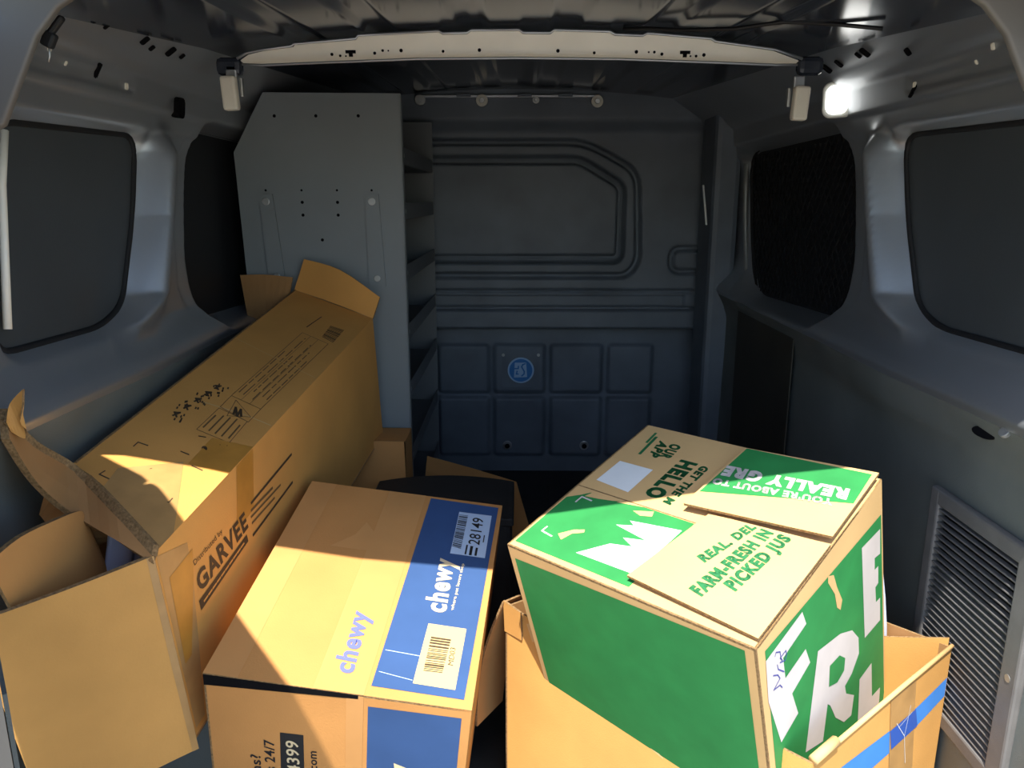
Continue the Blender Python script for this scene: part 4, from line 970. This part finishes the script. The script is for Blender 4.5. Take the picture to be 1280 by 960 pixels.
for k in range(5):
    c = a + (b - a) * (k + .5) / 5
    ic += vt_.stroke([c + (-.008, .015), c + (.010, -.01), c + (.002, .03), c + (-.005, -.02)], .005)
    for q in range(7):
        p = c + np.array([rnd.uniform(-.018, .018), rnd.uniform(-.10, .08)]); ic += vt_.stroke([p, p + np.array([.004, .006])], .004)
vt_.polys('stamped_icons', ic, M['inkB'], top, 1)
mk = []
for k in ('L1', 'L2', 'L3', 'd3', 'd4', 'd5', 'd6', 'd7'): mk += vt_.stroke(U[k], .0028)
vt_.polys('corner_marks', mk, M['inkB'], top, 1)
for k in ('dot1', 'dot2'):
    c = U[k][0]; vt_.poly('printed_dot', [(c[0] + x / 1.0, c[1] + y / 0.25) for x, y in disc(0.0065, 14)], M['inkB'], top, 1)
vt_.poly('amber_tape', [[0.2606, 0.3273], [0.305, 0.0], [0.215, 0.0], [0.1727, 0.3084]], M['tapeO'], top, 1)
vt_.poly('clear_tape', [[0.002, 0.0], [0.05, 0.0], [0.17, 0.35], [0.06, 0.70], [0.002, 0.65]], M['tape'], top, 1)
vt_.polys('crease', vt_.stroke([(0.606, 0.98), (0.6048, 0.02)], .0014) + vt_.stroke(U['crease2'][:1] + [[0.37, 0.25], [0.383, 0.02]], .0025), M['kraftL'], top, 1)
U = UV['VR']
vr.text('lettering', 'GARVEE', U['garvee'], M['inkB'], rgt, 2, 0.035)
vr.text('small_lettering', 'Distributed by', U['dist'], M['inkB'], rgt, 2, 0.0)
vr.poly('printed_bar', U['bar'], M['inkB'], rgt, 2)
vr.polys('bar_small_print', sum((vr.stroke([(0.085 + 0.014 * q, 0.4375 - 0.0026 * q), (0.095 + 0.014 * q, 0.4355 - 0.0026 * q)], 0.0035) for q in range(10)), []), M['kraftG'], rgt, 3)
vr.polys('printed_rule', vr.stroke(U['l1'], .005) + vr.stroke(U['l2'], .005), M['inkB'], rgt, 2)
vr.polys('small_print', vr.stroke(U['tl1'], .005) + vr.stroke(U['tl2'], .004) + vr.stroke(U['tl3'], .004), M['inkL'], rgt, 2)
vr.poly('amber_tape', [[0.2407, 0.005], [0.3024, 0.005], [0.2724, 0.31], [0.2101, 0.31]], M['tapeO'], rgt, 1)
vr.poly('corner_tape', [[0.004, 0.02], [0.075, 0.10], [0.07, 0.30], [0.03, 0.95], [0.004, 0.95]], M['tape'], rgt, 1)
vr.poly('amber_tape', [[0.020, 0.16], [0.084, 0.15], [0.0723, 0.271], [0.030, 0.60], [0.012, 0.60]], M['tapeO'], rgt, 2)
# front: right flap swung across the open end
TLf = V_((-0.648, -0.035, 0.590))
ff_ = Panel(FR + V_((0.002, -0.004, 0)), TLf, FR + DG * HG * 1.05 + V_((0.002, -0.004, 0)), TLf + V_((0.018, 0.045, -0.33)), d=lambda u, v: 0.004 * math.sin(u * 3.1) * math.sin(v * 4 + 1))
if ff_.n0(.5, .5).y > 0: ff_.flip = True
fo_ = ff_.mesh('front_flap', M['kraft'], t, 14, 8, 0.007)
ff_.poly('corner_tape', [(0.0, 0.0), (0.045, 0.0), (0.05, 0.5), (0.045, 1.0), (0.0, 1.0)], M['tape'], fo_, 1)
# torn top flap along the open end
A = [(-0.6607, 0.100, 0.8081), (-0.6551, 0.140, 0.7516), (-0.6417, 0.200, 0.6953), (-0.5571, 0.140, 0.6588), (-0.4840, 0.085, 0.6255)]
Bt = [(-0.6543, 0.090, 0.7810), (-0.6460, 0.120, 0.7073), (-0.6085, 0.140, 0.6491), (-0.5345, 0.100, 0.6321), (-0.4835, 0.075, 0.6167)]
def ribbon(name, A, Bt, m, parent, th=0.008, sub=4, edge=None, back=None):
    A = [V_(p) for p in A]; Bt = [V_(p) for p in Bt]; P0 = []; P1 = []
    def cr(L, i, s):
        p0, p1, p2, p3 = L[max(i - 1, 0)], L[i], L[i + 1], L[min(i + 2, len(L) - 1)]
        return 0.5 * ((2 * p1) + (p2 - p0) * s + (2 * p0 - 5 * p1 + 4 * p2 - p3) * s * s + (3 * p1 - p0 - 3 * p2 + p3) * s ** 3)
    for i in range(len(A) - 1):
        for k in range(sub): P0.append(cr(A, i, k / sub)); P1.append(cr(Bt, i, k / sub))
    P0.append(A[-1]); P1.append(Bt[-1])
    class RP(Panel):
        def raw(s, u, v):
            x = min(max(u, 0), 1) * (len(P0) - 1); i = min(int(x), len(P0) - 2); f = x - i
            a = P0[i] * (1 - f) + P0[i + 1] * f; b = P1[i] * (1 - f) + P1[i + 1] * f
            return a * (1 - v) + b * v
        def n0(s, u, v):
            h = 0.02; n = (s.raw(min(u + h, 1), v) - s.raw(max(u - h, 0), v)).cross(s.raw(u, 1) - s.raw(u, 0)).normalized()
            return -n if s.flip else n
    p = RP(A[0], A[-1], Bt[0], Bt[-1])
    if p.n0(.5, .5).dot(V_((0, -0.85, 1.08)) - p.raw(.5, .5)) < 0: p.flip = True
    return p.mesh(name, m, parent, len(P0) - 1, 2, th, edge or M['kraftE'], back or M['kraftG'])
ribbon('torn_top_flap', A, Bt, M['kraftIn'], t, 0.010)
ribbon('torn_edge', [(x, y + 0.004, z + 0.009) for x, y, z in A], [(x, y - 0.004, z - 0.003) for x, y, z in A], M['kraftE'], t, 0.010)
ribbon('torn_tip', [(-0.6551, 0.090, 0.8025), (-0.6541, 0.100, 0.8242), (-0.6347, 0.100, 0.8433)], [(-0.6543, 0.095, 0.7881), (-0.6403, 0.100, 0.7779), (-0.6418, 0.100, 0.8028)], M['kraftG'], t, 0.004)
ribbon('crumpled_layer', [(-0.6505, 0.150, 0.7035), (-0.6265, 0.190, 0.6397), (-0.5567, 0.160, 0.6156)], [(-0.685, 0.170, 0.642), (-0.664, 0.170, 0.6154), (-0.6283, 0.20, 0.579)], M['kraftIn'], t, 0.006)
# left flap bent outwards in front
LA = [(-0.6273, -0.020, 0.6603), (-0.6123, 0.020, 0.6757), (-0.6035, 0.080, 0.6728), (-0.6032, 0.130, 0.6640), (-0.6081, 0.150, 0.6520), (-0.6238, 0.170, 0.6336)]
ribbon('left_flap', LA, [(x + 0.01, y + 0.075, 0.42) for x, y, z in LA], M['kraftD'], t, 0.008)
# flaps at the far end
ribbon('back_top_flap', [(-0.5827, 1.1468, 0.8520), (-0.470, 1.110, 0.820), (-0.3678, 1.0740, 0.7878)],
       [(-0.555, 1.155, 0.930), (-0.455, 1.120, 0.905), (-0.350, 1.085, 0.840)], M['kraftG'], t, 0.005)
ribbon('back_left_flap', [(-0.728, 1.165, 0.888), (-0.66, 1.155, 0.890), (-0.585, 1.145, 0.884)], [(-0.700, 1.12, 0.775), (-0.64, 1.10, 0.77), (-0.60, 1.08, 0.765)], M['kraftIn'], t, 0.005)
# pale blue foam inside
fb = thing('foam_block', (-0.61, 0.22, 0.45), 'pale blue foam block inside the torn end of the long carton', 'foam')
box('block', M['foam'], (-0.590, 0.190, 0.560), (0.036, 0.03, 0.125), fb, 0.008, Matrix.Rotation(0.22, 3, 'Y') @ Matrix.Rotation(0.3, 3, 'Z'), 3)
box('step', M['foam'], (-0.560, 0.215, 0.545), (0.04, 0.03, 0.12), fb, 0.006, Matrix.Rotation(0.22, 3, 'Y') @ Matrix.Rotation(0.3, 3, 'Z'), 3)

# ---------------- smaller pieces behind the boxes
tb = thing('black_bin', (-0.18, 1.0, 0.0), 'low black bin with gently domed lid behind the blue-striped carton', 'bin')
Xg, Yg = np.meshgrid(np.linspace(-0.352, -0.012, 24), np.linspace(0.76, 1.0, 14), indexing='ij')
zl = 0.380 + 0.016 * (1 - ((Xg + 0.182) / 0.17) ** 2)
o = grid_mesh('lid', M['floor'], Xg, Yg, zl, tb)
box('bin_body', M['floor'], (-0.182, 0.88, 0.188), (0.335, 0.23, 0.375), tb, 0.012)
box('lid_rim', M['floor'], (-0.182, 0.88, 0.372), (0.345, 0.24, 0.02), tb, 0.004)
sp = thing('cardboard_scrap', (-0.16, 1.5, 0.0), 'loose brown cardboard sheet propped behind the black bin', 'cardboard')
scp = Panel((-0.318, 1.45, 0.005), (0.05, 1.45, 0.005), (-0.292, 1.50, 0.279), (-0.005, 1.50, 0.190), d=lambda u, v: 0.012 * math.sin(u * 4 + v * 2))
if scp.n0(.5, .5).y > 0: scp.flip = True
scp.mesh('sheet', M['kraftD'], sp, 8, 6, 0.004)
s2 = thing('cardboard_box', (-0.40, 1.09, 0.0), 'brown cardboard box standing against the foot of the shelf end panel', 'box')
cc = [V_(p) for p in ((-0.475, 1.045, 0.474), (-0.292, 1.045, 0.472), (-0.292, 1.165, 0.472), (-0.475, 1.165, 0.474))]
closed_box(s2, cc, V_((0, 0, -1)), 0.468, M['kraftD'])
Panel(cc[0], cc[1], cc[3], cc[2]).mesh('top_panel', M['kraftD'], s2, 2, 2, 0.003)
